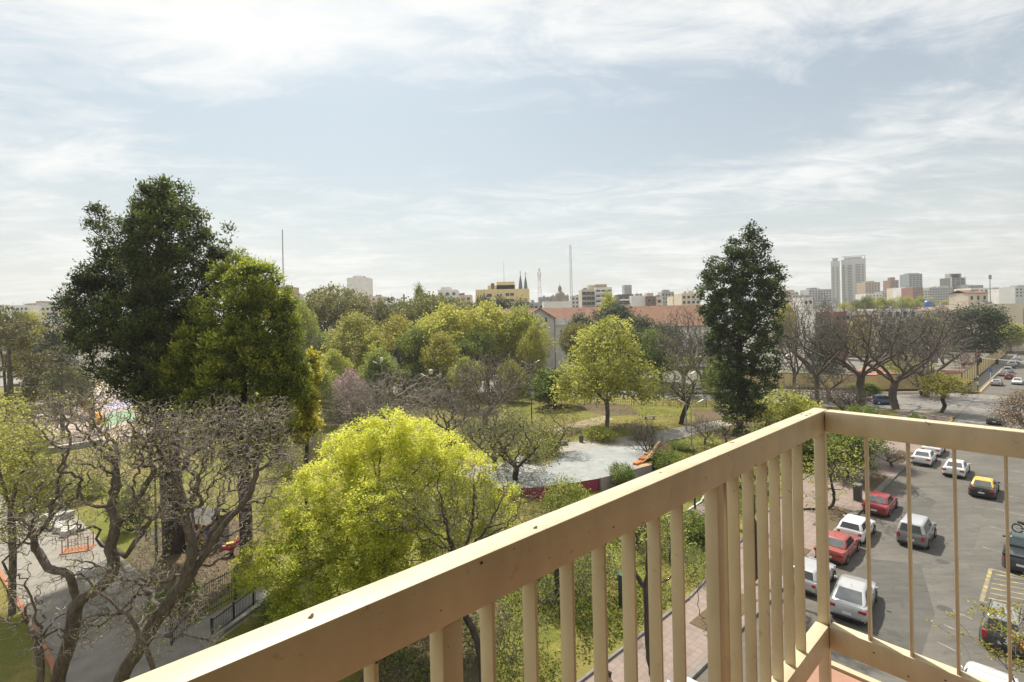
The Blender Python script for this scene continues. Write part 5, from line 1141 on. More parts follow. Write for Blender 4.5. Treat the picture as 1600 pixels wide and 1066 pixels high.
def fork(h, lean, seed, k=3, spread=.22, split=.3):
    rng = random.Random(seed); b = (lean * .5, 0, h * split); L_ = [[(0, 0, 0), (lean * .2, rng.uniform(-.1, .1), h * split * .5), b]]
    for i in range(k):
        a = 6.2832 * i / k + rng.uniform(-.5, .5); L_.append([b, (b[0] + h * spread * .5 * math.cos(a), h * spread * .5 * math.sin(a), h * (split + .16)), (b[0] + h * spread * math.cos(a), h * spread * math.sin(a), h * (split + .34))])
    return L_
PR = {}
for s in (0, 1): PR['spring%d' % s] = make_tree(vase(10, 9.5, .14, 10, 3 + s), fork(10, .4, s), 900, .30, .010, .24, bk_grey, lf_spring, 11 + s, 24, (.34, .34, .26), .23, .4, extra=.4, shell=.6)
for s in (0, 1): PR['gold%d' % s] = make_tree(vase(10, 9.5, .08, 10, 23 + s), fork(10, .3, 5 + s), 900, .30, .010, .2, bk_grey, lf_gold, 31 + s, 24, (.34, .34, .28), .23, .4, extra=.4, shell=.6)
for s in (0, 1): PR['olive%d' % s] = make_tree([(3.6 * math.cos(k), 3.6 * math.sin(k) * .9, 7.4 + .7 * math.sin(3.1 * k), 2.5, 2.5, 1.35) for k in np.arange(7) * .9] + [(0, 0, 8.7, 3.4, 3.4, 1.2), (1.5, -2.5, 6.0, 2.4, 2.2, 1.2), (-2, -2, 5.6, 2.2, 2.2, 1.2)], fork(10, .8, 8 + s, 4, .3), 900, .25, .011, .34, bk_dark, lf_olive, 41 + s, 26, (.32, .32, .18), .24, .2, extra=.5, shell=.72)
PR['dense0'] = make_tree(vase(10, 8, .12, 9, 51), fork(10, 0, 9), 800, .3, .012, .28, bk_dark, lf_dark, 52, 22, (.34, .34, .30), .24, .35, extra=.5, shell=.7)
PR['green0'] = make_tree(vase(5, 5.6, .12, 8, 61), fork(5, .1, 12, 4, .25, .2), 520, .3, .008, .10, bk_dark, lf_green, 62, 26, (.22, .22, .18), .19, .3, extra=.5, shell=.6)
PR['green1'] = make_tree(vase(10, 9, .16, 9, 63), fork(10, .3, 14), 760, .3, .010, .24, bk_dark, lf_green, 64, 26, (.34, .34, .28), .23, .3, extra=.4, shell=.6)
for s in (0, 1, 2): PR['bare%d' % s] = make_tree(vase(11, 11.5, .20, 9, 71 + s), fork(11, (.6, -.5, .2)[s], 17 + s, 4, .26, .22), 2500, .28, .015, .30, (bk_dark, bk_near2, bk_brown)[s], None, 72 + s, wig=.13, thr=.05, shell=.3, twigbark=bk_grey)
PR['broom0'] = make_tree(vase(8, 8, .12, 10, 81), fork(8, 0, 20, 5, .2, .12), 2900, .42, .015, .17, bk_brown, None, 82, wig=.06, thr=.04, shell=.3)
PR['sprawl0'] = make_tree([(5 * math.cos(k) * (1 + .2 * math.sin(5 * k)), 4.4 * math.sin(k), 3.4 + .8 * math.sin(2 * k), 2.4, 2.4, 1.3) for k in np.arange(8) * .785] + [(0, 0, 4.6, 3.5, 3.5, 1.2)], [[(0, 0, 0), (.2, 0, 1.2)]] + [[(.2, 0, 1.2), (2.3 * math.cos(k), 2.3 * math.sin(k), 2.2), (5.2 * math.cos(k + .2), 5.2 * math.sin(k + .2), 2.9)] for k in np.arange(6) * 1.05], 3000, .22, .015, .26, bk_pale, None, 92, wig=.13, thr=.045, shell=.3)
PR['sparse0'] = make_tree(vase(9, 9, .2, 8, 101), fork(9, 1.6, 24, 4, .28), 1000, .28, .010, .26, bk_dark, lf_olive, 102, 6, (.25, .25, .2), .16, .3, wig=.12, extra=.3)
PR['sparse1'] = make_tree(vase(6, 6, .34, 7, 103), [[(0, 0, 0), (.5, .1, 1.0), (.1, 0, 2.0), (.7, .1, 2.8)]] + fork(6, .5, 25, 3, .25, .45)[1:], 260, .28, .014, .20, bk_dark, lf_gold, 104, 16, (.28, .28, .2), .22, .3, wig=.12, extra=.3)
PR['lawn0'] = make_tree([(0, 0, 6.2, 3.6, 3.6, 3.2), (-2.6, .6, 4.6, 2.6, 2.4, 1.9), (2.7, -.4, 4.4, 2.6, 2.4, 1.9), (.4, 2.4, 4.6, 2.4, 2.2, 1.9), (-.5, -2.6, 4.4, 2.5, 2.3, 1.9), (-3.6, -.6, 3.3, 1.8, 1.8, 1.3), (3.7, .9, 3.2, 1.8, 1.7, 1.3), (.8, -.4, 8.6, 2.0, 2.0, 1.5), (-1.4, .5, 7.9, 1.7, 1.7, 1.3)], [[(0, 0, 0), (.1, 0, 1.2), (.05, 0, 2.2)]] + [[(.05, 0, 2.2), (1.4 * math.cos(k), 1.4 * math.sin(k), 3.6), (2.6 * math.cos(k + .2), 2.6 * math.sin(k + .2), 5.2)] for k in np.arange(6) * 1.05] + [[(.05, 0, 2.2), (.2, .1, 5), (.4, 0, 7.6)]], 1300, .3, .010, .24, bk_grey, leafmat('leaf_lawn_tree', (.27, .275, .05), (.60, .56, .13), .5, .55, .02), 107, 20, (.32, .32, .24), .21, .4, extra=.4, shell=.55)
def limbs(seed, n, reach, h):
    rng = random.Random(seed); sk = [[(0, 0, 0), (.3, .1, h * .12), (.1, 0, h * .24)]]; lob = []
    for k in range(n):
        a = 6.2832 * k / n + rng.uniform(-.4, .4); rr = reach * rng.uniform(.6, 1.0); zt = h * rng.uniform(.55, .98); j = rng.uniform(-.4, .4)
        p = [(.1, 0, h * .24), (rr * .3 * math.cos(a + j), rr * .3 * math.sin(a + j), h * .36), (rr * .65 * math.cos(a - j * .5), rr * .65 * math.sin(a - j * .5), h * .40 + .3 * (zt - h * .4)), (rr * math.cos(a), rr * math.sin(a), zt)]
        sk.append(p); lob += [(p[2][0], p[2][1], p[2][2] + .6, 1.9, 1.9, 1.5), (p[3][0], p[3][1], p[3][2] - .6, 2.0, 2.0, 1.5), (p[2][0] * .6, p[2][1] * .6, h * rng.uniform(.6, .85), 1.7, 1.7, 1.6)]
    return lob, sk
for s in (0, 1):
    lb, sk = limbs(55 + s, 9, 7.0, 11.0); SKEL_FREE = .12
    PR['limb%d' % s] = make_tree(lb, sk, 2600, .25, .013, .34, bk_near2, None, 172 + s, wig=.14, thr=.05, shell=.2, twigbark=bk_grey)
SKEL_FREE = .45
PR['shrub0'] = make_tree([(0, 0, 1.2, 1.6, 1.6, 1.1), (.9, .4, 1.0, 1.1, 1.1, .9), (-.8, -.5, .9, 1.2, 1.1, .9), (.1, -.9, .9, 1.1, 1.0, .8)], [[(0, 0, 0), (.05, 0, .4)]], 260, .3, .006, .06, bk_dark, lf_green, 112, 26, (.20, .20, .17), .13, .3, extra=.6, shell=.6)
PR['shrub1'] = make_tree([(0, 0, 1.2, 1.6, 1.6, 1.1), (1.0, .3, 1.1, 1.1, 1.1, 1.0), (-.8, .5, .9, 1.2, 1.1, .9)], [[(0, 0, 0), (.05, 0, .4)]], 260, .3, .006, .06, bk_grey, lf_spring, 114, 20, (.22, .22, .2), .13, .3, extra=.6, shell=.5)
PR['shrub_loose'] = make_tree([(0, 0, .9, 1.7, 1.7, .9), (1.2, .5, .8, 1.1, 1.1, .8), (-1.1, -.6, .7, 1.2, 1.1, .7), (.2, -1.2, .7, 1.1, 1.0, .7), (-.6, 1.1, 1.3, .7, .7, .8)], [[(0, 0, 0), (.05, 0, .3)]], 320, .3, .007, .05, bk_grey, leafmat('leaf_scrub', (.10, .12, .035), (.26, .27, .09), .4), 118, 7, (.16, .16, .14), .10, .3, extra=.3, shell=.2)
PR['pink0'] = make_tree(vase(5, 5, .25, 7, 121), fork(5, 0, 28), 500, .3, .008, .10, bk_grey, lf_pink, 122, 10, (.2, .2, .16), .15, .3, extra=.3)
PR['brownleaf0'] = make_tree(vase(7, 8, .2, 9, 131), fork(7, 0, 30), 700, .3, .009, .2, bk_brown, lf_brown, 132, 16, (.28, .28, .22), .17, 0., extra=.4)
PR['willow0'] = make_tree(vase(8, 7, .2, 8, 141), fork(8, 0, 31), 600, .3, .009, .16, bk_grey, lf_spring, 142, 16, (.28, .28, .5), .17, -.6, extra=.4)
PR['bluepine0'] = make_tree([(0, 0, 1.5 + k * 1.1, 3.2 - .3 * k, 3.2 - .3 * k, .8) for k in range(8)], [[(0, 0, 0), (0, 0, 10)]], 620, .5, .011, .22, bk_dark, lf_blue, 152, 22, (.30, .30, .22), .22, .2, extra=.5, shell=.6)
def pine(seed, h=14., w=9.):
    rng = random.Random(seed); sk = [[(0, 0, 0), (.1, 0, h * .5), (0, 0, h)]]; lob = []
    for k in range(13):
        z = h * (.22 + .06 * k); rr = w * .5 * (1 - .055 * k)
        for j in range(5):
            a = rng.uniform(0, 6.28); e = (rr * math.cos(a), rr * math.sin(a), z + rng.uniform(-.3, .9)); sk.append([(0, 0, z), (e[0] * .5, e[1] * .5, z + .1), e]); lob.append((e[0] * .85, e[1] * .85, e[2] + .1, .95, .95, .32))
    return lob, sk
lb, sk = pine(5); SKEL_FREE = .1
PR['pine0'] = make_tree(lb, sk, 1000, .2, .010, .30, bk_grey, leafmat('leaf_pine', (.05, .052, .014), (.16, .14, .035), .25), 162, 12, (.26, .26, .12), .26, .35, aspect=.16, extra=.3)
SKEL_FREE = .45
def palm(seed, h=8.):
    rng = np.random.default_rng(seed); V = []; Q = []; o = 0
    for k in range(46):
        a = rng.uniform(0, 6.28); el = rng.uniform(-.3, 1.3); L_ = rng.uniform(2.2, 3.0); p = np.array([0, 0, h]); d = np.array([math.cos(a) * math.cos(el), math.sin(a) * math.cos(el), math.sin(el)]); side = np.array([-math.sin(a), math.cos(a), 0])
        for s in range(9):
            q = p + d * L_ / 9; w = .36 * math.sin(math.pi * (s + .7) / 10)
            for sg in (-1, 1):
                for f in range(2):
                    b = p + (q - p) * f / 2; V += [b, b + side * sg * w * 2 + d * .25 + np.array([0, 0, -.12]), b + side * sg * w * 1.9 + d * .36 + np.array([0, 0, -.14]), b + d * .14]; Q.append([o, o + 1, o + 2, o + 3]); o += 4
            p = q; d = d + np.array([0, 0, -.17]); d /= np.linalg.norm(d)
    t = Proto(); m = MB(); m.tube([(0, 0, 0), (.1, 0, h * .5), (0, 0, h)], [.35, .28, .3], 8); t.trunk = m.mesh('trunk', bk_brown, smooth=True); t.twigs = None
    t.crown = np_mesh('crown', V, Q, lf_dark, np.random.default_rng(1).random(len(Q)), smooth=False); t.h = h + 2.4; t.w = 5.2; return t
PR['palm0'] = palm(3)

def put(kind, px, top, wpx, Y, label, zs=1.0, rz=None, base=0.0, name=None, cat='tree', group='trees in the park'):
    pr = PR[kind]; mid = at(px, (top + 620) / 2, Y); zt = at(px, top, Y).z; h = zt - base; w = wpx * Y / F
    rng = random.Random(int(px * 7 + top)); 
    nm = name or ('shrub' if kind.startswith('shrub') else 'palm_tree' if kind.startswith('palm') else 'bare_tree' if kind[:4] in ('bare', 'broo', 'spra') else 'leafy_tree')
    return plant(pr, label, (mid.x, Y, base), rng.uniform(0, 6.28) if rz is None else rz, w / pr.w * .92, h / pr.h, nm, 'shrub' if nm == 'shrub' else cat, group)
T = [
 # back row
 ('olive0', 521, 449, 118, 150, 'broad olive crowned tree with dark open limbs left of the white tower'),
 ('olive1', 612, 467, 84, 158, 'low rounded olive tree top just right of the white tower'),
 ('olive0', 672, 461, 120, 146, 'wide dark olive dome shaped tree left of the yellow apartments'),
 ('olive1', 735, 474, 60, 160, 'olive tree top in front of the beige stepped block'),
 ('dense0', 757, 462, 30, 200, 'small black green tree left one in front of the yellow apartments'),
 ('dense0', 783, 464, 30, 196, 'small black green tree middle one in front of the yellow apartments'),
 ('dense0', 815, 469, 44, 200, 'wide black green tree below the church spires'),
 ('green1', 656, 446, 28, 170, 'tall tufted tree poking up above the olive domes'),
 ('spring0', 474, 474, 46, 130, 'yellow green tree at the right flank of the dark conifers'),
 ('spring1', 455, 470, 50, 165, 'pale yellow green tree top between conifer and olive tree'),
 # middle row
 ('gold0', 553, 490, 96, 118, 'golden brown tree below the broad olive tree'),
 ('gold1', 622, 494, 80, 118, 'golden green tree behind the dark monument'),
 ('green1', 652, 512, 70, 112, 'mid green tree right of the dark monument'),
 ('spring0', 700, 478, 100, 118, 'yellow green tree below the wide dark olive dome'),
 ('gold0', 688, 520, 66, 106, 'low golden green tree standing before the yellow green row'),
 ('spring1', 762, 474, 96, 120, 'bright yellow green tree below the yellow apartments'),
 ('spring0', 812, 481, 88, 122, 'bright yellow green tree touching the white gable'),
 ('green1', 738, 520, 70, 112, 'darker green tree below the bright yellow green pair'),
 ('gold1', 835, 510, 50, 112, 'yellow green tree hiding the foot of the white gable'),
 ('bare2', 492, 520, 56, 122, 'brown bare tree between dark conifer and golden tree'),
 ('spring1', 520, 548, 56, 98, 'thin lime green young tree left of the golden brown tree'),
 ('spring0', 498, 575, 60, 84, 'thin yellowish tree beside the right foot of the dark conifer'),
 ('pink0', 548, 578, 52, 80, 'pink blossoming tree left of the sprawling bare tree'),
 ('green0', 588, 566, 40, 98, 'low green bushy tree behind the pink blossom'),
 ('green0', 640, 570, 44, 104, 'low dark bushy tree right under the monument'),
 ('sprawl0', 612, 574, 196, 68, 'pale grey sprawling bare tree in the middle of the park'),
 ('broom0', 756, 549, 140, 80, 'dense brown broom shaped bare tree left of the double lamp post'),
 ('bare1', 770, 628, 120, 55, 'thin bare tree behind the right shoulder of the lime tree'),
 ('sprawl0', 470, 655, 100, 52, 'low sprawling bare thicket left of the lime tree top'),
 ('dense0', 942, 500, 76, 132, 'broad dark tree behind the top of the big lawn tree'),
 ('dense0', 1032, 506, 70, 130, 'dark tree below the right half of the tiled roof'),
 ('dense0', 986, 512, 60, 126, 'dark tree behind the right side of the big lawn tree'),
 ('bare1', 555, 598, 120, 74, 'grey twiggy bare tree behind the sprawling bare tree'),
 ('green0', 530, 600, 50, 90, 'bushy green young tree left of the pink blossom'),
 ('sparse0', 800, 640, 130, 50, 'thin leaved sapling at the left end of the painted stage'),
 ('gold0', 585, 520, 70, 112, 'second golden tree between the olive trees and the monument'),
 ('spring1', 668, 500, 70, 124, 'yellow green tree top left of the tall yellow green row'),
 ('olive0', 790, 500, 80, 135, 'olive tree behind the bright yellow green pair'),
 ('spring0', 590, 545, 60, 100, 'small fresh green tree under the second golden tree'),
 ('gold1', 460, 590, 70, 74, 'loose yellow green bushy tree beside the yellow tipped young conifer'),
 ('bare1', 700, 610, 110, 70, 'thin bare tree between the sprawling and the broom shaped tree'),
 ('spring1', 728, 560, 60, 96, 'fresh green tree behind the broom shaped bare tree'),
 ('green1', 505, 520, 60, 126, 'green tree behind the thin lime green young tree'),
 ('sparse0', 860, 640, 90, 60, 'thin leaved small tree on the lawn above the block benches'),
 ('broom0', 1252, 596, 80, 88, 'low bare thicket behind the yellow green shrubs at the rail corner'),
 ('broom0', 1315, 604, 76, 86, 'low brown bare thicket between the trunks of the right bare trees'),
 ('bare2', 1295, 560, 110, 98, 'thin bare tree in front of the left end of the yellow wall'),
 ('green0', 1352, 598, 40, 99, 'dark clipped tree in front of the yellow wall left of the blue car'),
 ('bare1', 1440, 570, 70, 101, 'small bare tree in front of the yellow wall near its corner'),
 ('gold1', 798, 563, 44, 104, 'small yellow green tree beside the double lamp post'),
 # right centre
 ('lawn0', 946, 499, 158, 78, 'big round yellow green tree standing alone on the lawn'),
 ('green0', 866, 577, 70, 97, 'small round dark green tree on the lawn right of the double lamp post'),
 ('dense0', 912, 492, 56, 140, 'dark green tree at the side wing of the gabled building'),
 ('dense0', 963, 476, 66, 146, 'tall dark green tree in front of the tiled roof'),
 ('palm0', 962, 466, 44, 150, 'palm rising above the dark trees before the tiled roof'),
 ('spring0', 953, 457, 34, 172, 'slim yellow green poplar like tree above the tiled roof ridge'),
 ('dense0', 998, 494, 60, 136, 'dark green tree right of the palm before the tiled roof'),
 ('olive0', 905, 506, 60, 126, 'olive tree behind the left shoulder of the big lawn tree'),
 ('green1', 1022, 516, 64, 118, 'green tree behind the right shoulder of the big lawn tree'),
 ('bare2', 1068, 478, 116, 106, 'brown grey bare tree in front of the right end of the tiled roof'),
 ('bare1', 1098, 505, 90, 112, 'pale bare tree just left of the ivy covered tree'),
 ('sparse0', 1062, 556, 100, 79, 'dark leaning tree with thin leaves left of the ivy covered tree'),
 ('bare0', 1010, 648, 74, 57, 'small bare forked tree at the right end of the painted stage'),
 ('bare1', 1100, 650, 56, 66, 'little bare sapling right of the grey lamp post'),
 ('green0', 1130, 560, 60, 92, 'dark green tree directly behind the ivy covered trunk'),
 # right side
 ('limb0', 1275, 452, 150, 93, 'tall dark bare tree right of the ivy covered tree'),
 ('limb1', 1345, 462, 200, 92, 'spreading bare tree in front of the yellow wall'),
 ('limb0', 1398, 472, 230, 87, 'heavy trunked bare tree with long limbs over the corner'),
 ('bare2', 1446, 490, 150, 100, 'fine brown bare tree above the yellow corner wall'),
 ('bare1', 1238, 486, 70, 104, 'grey bare tree tucked behind the ivy covered tree'),
 ('bluepine0', 1287, 490, 48, 128, 'dark pine behind the tall bare tree'),
 ('bluepine0', 1392, 492, 40, 150, 'dark pine left one below the long white low house'),
 ('dense0', 1432, 496, 60, 146, 'dark evergreen right one below the long white low house'),
 ('dense0', 1527, 478, 84, 160, 'large dark green tree in front of the big cream blank wall'),
 ('willow0', 1420, 556, 58, 114, 'light green drooping tree behind the yellow wall'),
 ('spring0', 1580, 505, 64, 196, 'lime green street tree at the right edge of the photo'),
 ('bare0', 1590, 478, 60, 230, 'fine bare street tree above the lime green street tree'),
 ('bare2', 1556, 530, 56, 178, 'brown bare street tree between dark evergreen and lime tree'),
 ('bare1', 1505, 552, 60, 150, 'grey bare tree leaning over the yellow side wall'),
 ('sparse1', 1470, 584, 60, 84, 'small corner tree with crooked dark trunk and yellowing leaves'),
 ('bare0', 1422, 636, 26, 92, 'tiny bare sapling on the corner pavement'),
 ('brownleaf0', 1606, 612, 84, 62, 'brown leaved tree cut by the right edge above the rail'),
 ('green1', 1322, 668, 100, 52, 'leafy green tree seen through the right railing beside the corner post'),
 ('green0', 1262, 676, 70, 56, 'leafy green tree just left of the corner post behind the bars'),
 ('bare1', 1392, 700, 60, 55, 'bare young street tree rising from the pavement behind the right railing'),
 ('bare0', 1330, 600, 60, 84, 'low tangled bare tree at the side street edge'),
 # far left
 ('olive1', 8, 480, 60, 120, 'olive tree at the left edge under the low white blocks'),
 ('gold0', 48, 488, 66, 138, 'golden tree under the low white blocks at far left'),
 ('bluepine0', 84, 492, 64, 112, 'bluish green pine left of the dark conifer'),
 ('pine0', 14, 502, 150, 60, 'olive needled pine with layered level boughs at the left edge'),
 ('pine0', 96, 540, 84, 78, 'smaller layered pine between left edge and dark conifer'),
 ('bare2', 142, 552, 110, 84, 'brown bare tree with level twigs at the foot of the dark conifer'),
 ('green1', 110, 575, 60, 96, 'green tree behind the teal kiosk'),
]
for row in T: put(*row)
rng_ = random.Random(9)
for k in range(14):
    px = 1350 + k * 8 + rng_.uniform(-4, 4); put(rng_.choice(['spring0', 'olive0', 'green1', 'gold0']), px, 463 + rng_.uniform(0, 6), 26, 330 + rng_.uniform(-40, 60), 'distant green tree in the belt below the right skyline', group='distant tree belt below the skyline')
for k, (px, top, Y) in enumerate(((1230, 474, 260), (1262, 470, 300), (1290, 468, 320), (1322, 474, 300), (1340, 470, 340), (1478, 470, 360), (1496, 468, 380), (1505, 486, 230), (1455, 492, 190), (1300, 500, 150), (1345, 496, 170))):
    put(('gold0', 'spring1', 'bare2', 'spring0', 'olive1')[k % 5], px, top, 34, Y, 'scattered tree among the low roofs on the right', group='trees among the low roofs')
S = [('shrub1', 1215, 612, 96, 74, 'large yellow green shrub under the ivy covered tree'), ('shrub1', 1255, 628, 60, 72, 'yellow green shrub just above the rail corner'), ('shrub0', 1345, 634, 60, 74, 'grey green clipped shrub above the top rail right of the corner'), ('shrub0', 1432, 648, 40, 66, 'small green shrub peeking over the right top rail'),
     ('shrub0', 968, 726, 54, 51, 'round green shrub against the grey end of the painted stage'), ('shrub0', 1042, 704, 60, 54, 'strap leaved green shrub behind the orange ramp'), ('shrub1', 880, 752, 66, 42, 'thin green shrub in front of the magenta wall'), ('shrub0', 1066, 690, 40, 64, 'grey green shrub at the foot of the lamp post'),
     ('shrub0', 1003, 668, 44, 70, 'low shrub beside the leaning trunk'), ('shrub1', 935, 668, 60, 70, 'loose low shrub on the lawn edge behind the benches'), ('shrub1', 840, 680, 70, 58, 'low yellowish shrub left of the block bench'), ('shrub0', 560, 610, 40, 84, 'small shrub below the pink blossoming tree'),
     ('shrub0', 200, 762, 54, 42, 'dark shrub bed beside the plaza kerb'), ('shrub1', 128, 742, 60, 50, 'pale strap leaved shrub beyond the plaza'), ('shrub0', 60, 740, 70, 48, 'dark shrub at the far left edge of the plaza'), ('shrub0', 262, 935, 90, 31, 'dark shrub bed at the green base of the lamp post'),
     ('shrub0', 440, 930, 90, 29, 'dark shrub under the lime tree beside the low rail'), ('shrub0', 30, 1010, 80, 27, 'low plants beside the orange edging at lower left'), ('shrub1', 470, 668, 70, 62, 'pale twiggy shrub left of the lime tree top'), ('shrub1', 445, 690, 60, 56, 'beige twiggy shrub by the playground path'),
     ('shrub_loose', 800, 935, 110, 25, 'dark leafy shrub below the rail between the first bars'), ('shrub_loose', 870, 870, 120, 30, 'broad green shrub behind the balcony bars'), ('shrub_loose', 930, 845, 110, 32, 'yellow green shrub behind the middle balcony bars'), ('shrub_loose', 1000, 800, 90, 36, 'green shrub on the strip beside the pavement'),
     ('shrub_loose', 1070, 845, 80, 33, 'bright green shrub beside the street tree'), ('shrub0', 1085, 800, 60, 38, 'low green shrub beside the white edged path'), ('shrub_loose', 740, 950, 90, 25, 'small shrub beside the dark leaning trunk'), ('shrub_loose', 620, 990, 120, 24, 'dark shrub under the rail at the foot of the lime tree')]
for row in S: put(*row, group='shrubs in the park')

# ---- trees that carry the picture are grown lobe by lobe where they stand
def lobesat(rows, Y0, dy=2.2, seed=0):
    rng = random.Random(seed); out = []
    for px, py, rp in rows:
        Y = Y0 + rng.uniform(-dy, dy); c = at(px, py, Y); r = rp * Y / F; out.append((c.x, Y, c.z, r, r * 1.1, r))
    return out
def big(name, label, base, lobes, skel, cat='tree', group='trees in the park', **k):
    b = Vector(base); lob = [(l[0] - b.x, l[1] - b.y, l[2] - b.z, *l[3:]) for l in lobes]; sk = [[tuple(Vector(q) - b) for q in line] for line in skel]
    pr = make_tree(lob, sk, **k); return plant(pr, label, base, name=name, cat=cat, group=group)
def uptint(C, rng): return np.clip(.05 + .62 * rng.random(len(C)) ** 2.2, 0, 1)
def cone_tops(lob):
    return [(x, y, z + rz * .2, rx * .70, ry * .70, rz * 1.2) for x, y, z, rx, ry, rz in lob]
# dark conifer, left
c1 = [(256, 312, 20), (284, 320, 22), (222, 328, 24), (245, 345, 40), (300, 362, 30), (208, 380, 32), (150, 345, 15), (157, 368, 18), (162, 392, 24), (250, 410, 66), (318, 402, 30), (354, 372, 12), (340, 432, 32), (124, 436, 15), (165, 455, 34), (106, 478, 18), (140, 500, 46), (200, 480, 66), (270, 490, 72), (180, 545, 58), (240, 560, 62), (300, 540, 50), (215, 600, 40), (120, 530, 22), (262, 610, 40), (225, 635, 30), (280, 640, 34), (190, 590, 26), (232, 668, 28), (285, 680, 30)]
b1 = G(272, 862); l1 = cone_tops(lobesat(c1, b1.y + 1.5, 2.6, 1))
big('conifer', 'tall dark green conifer with knobbly crown towering over the left of the park', b1, l1, [[b1, b1 + Vector((-.3, .2, 6)), b1 + Vector((-1.0, .4, 14)), at(250, 300, b1.y)]], n=2500, bf=.35, r0=.016, rbase=.72, bark=bk_dark, leaf=lf_con, seed=201, tip=.16, nl=84, spread=(.23, .23, .23), size=.26, up=.8, extra=.2, shell=.84, wig=.05, tintfn=uptint, outw=.8, aspect=.20)
c2 = [(380, 420, 20), (352, 448, 28), (415, 455, 30), (385, 470, 40), (318, 500, 22), (440, 490, 28), (340, 520, 36), (400, 535, 55), (452, 530, 24), (300, 560, 34), (280, 590, 30), (350, 580, 48), (430, 590, 45), (462, 580, 20), (310, 615, 34), (380, 625, 44), (445, 625, 30), (262, 600, 18), (470, 600, 20), (340, 640, 30), (300, 650, 24), (410, 655, 26), (360, 670, 26), (450, 660, 18), (330, 695, 28), (395, 695, 30), (430, 690, 20), (370, 720, 22)]
b2 = Vector((at(385, 860, 37).x, 37.0, 0)); l2 = cone_tops(lobesat(c2, 36.0, 1.6, 2))
big('conifer', 'shorter bright tipped conifer in front of the tall dark conifer', b2, l2, [[b2, b2 + Vector((0, 0, 8)), at(380, 425, 37)]], n=2300, bf=.35, r0=.013, rbase=.5, bark=bk_dark, leaf=lf_con2, seed=211, tip=.2, nl=84, spread=(.20, .20, .21), size=.24, up=.8, extra=.2, shell=.84, wig=.05, tintfn=uptint, outw=.8, aspect=.20)
c3 = [(490, 570, 13), (482, 592, 16), (474, 612, 18), (492, 590, 10), (465, 640, 16), (482, 632, 15), (474, 655, 17), (486, 668, 13), (470, 680, 15)]
b3 = Vector((at(478, 700, 40).x, 40.0, 0)); l3 = cone_tops(lobesat(c3, 40, .8, 3))
big('conifer', 'small yellow tipped young conifer at the right foot of the dark conifers', b3, l3, [[b3, b3 + Vector((0, 0, 6)), at(488, 565, 40)]], n=420, bf=.35, r0=.012, rbase=.16, bark=bk_dark, leaf=leafmat('leaf_conifer_yellow', (.14, .16, .02), (.62, .58, .06), .45), seed=221, tip=.2, nl=34, spread=(.20, .20, .20), size=.24, up=.7, extra=.35, shell=.7, outw=.8, aspect=.30)
# ivy covered conifer, right
c4 = [(1174, 365, 15), (1150, 395, 22), (1182, 388, 20), (1160, 420, 30), (1190, 425, 24), (1116, 425, 22), (1130, 450, 34), (1175, 455, 36), (1212, 430, 16), (1105, 458, 18), (1205, 465, 26), (1140, 490, 40), (1190, 495, 34), (1110, 490, 18), (1160, 530, 44), (1205, 525, 20), (1125, 530, 24), (1112, 550, 14), (1150, 570, 36), (1195, 565, 26), (1172, 600, 30), (1140, 610, 28), (1205, 590, 18), (1150, 640, 26), (1175, 635, 20), (1145, 670, 22)]
b4 = Vector((at(1155, 680, 72).x, 72.0, 0)); l4 = [(x, y, z, a * .82, b * .82, c) for x, y, z, a, b, c in lobesat(c4, 72, 2.2, 4)]
big('conifer', 'tall uneven evergreen with ivy covered trunk standing alone on the right', b4, l4, [[b4, b4 + Vector((.3, 0, 8)), b4 + Vector((.4, 0, 18)), at(1172, 362, 72)]], n=1600, bf=.35, r0=.018, rbase=.45, bark=bk_dark, leaf=lf_ivy, seed=231, tip=.14, nl=62, spread=(.30, .30, .27), size=.33, up=.4, extra=.2, shell=.75, tintfn=uptint, outw=.5, aspect=.36)
# lime tree
c5 = [(610, 672, 32), (572, 690, 36), (650, 690, 36), (535, 710, 34), (690, 715, 40), (600, 730, 60), (500, 745, 30), (740, 740, 34), (540, 770, 50), (660, 770, 56), (470, 790, 36), (600, 800, 62), (790, 780, 26), (730, 800, 46), (440, 830, 34), (500, 840, 44), (400, 880, 30), (450, 890, 40), (560, 860, 50), (640, 850, 50), (690, 850, 34), (780, 820, 30), (385, 905, 22), (480, 930, 40), (540, 920, 40), (600, 900, 36), (450, 955, 26), (520, 975, 34), (600, 960, 34), (590, 1010, 34), (420, 790, 16), (445, 770, 16)]
b5 = Vector((at(590, 1066, 26.5).x, 26.5, 0)); l5 = lobesat(c5, 26.5, 1.7, 5)
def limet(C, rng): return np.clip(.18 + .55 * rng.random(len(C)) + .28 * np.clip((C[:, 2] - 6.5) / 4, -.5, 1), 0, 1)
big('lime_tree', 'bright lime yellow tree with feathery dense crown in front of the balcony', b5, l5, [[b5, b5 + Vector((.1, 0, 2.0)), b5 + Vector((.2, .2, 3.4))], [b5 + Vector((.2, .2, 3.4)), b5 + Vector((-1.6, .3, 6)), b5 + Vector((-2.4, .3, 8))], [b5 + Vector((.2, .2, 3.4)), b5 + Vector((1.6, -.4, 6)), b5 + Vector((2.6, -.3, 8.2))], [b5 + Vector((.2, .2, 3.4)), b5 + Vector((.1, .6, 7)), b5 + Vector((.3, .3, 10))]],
    n=4200, bf=.28, r0=.006, rbase=.24, bark=bk_near, leaf=lf_lime, seed=241, nl=46, spread=(.16, .16, .12), size=.125, up=.25, extra=.5, shell=.74, tintfn=limet, aspect=.30, wig=.1)
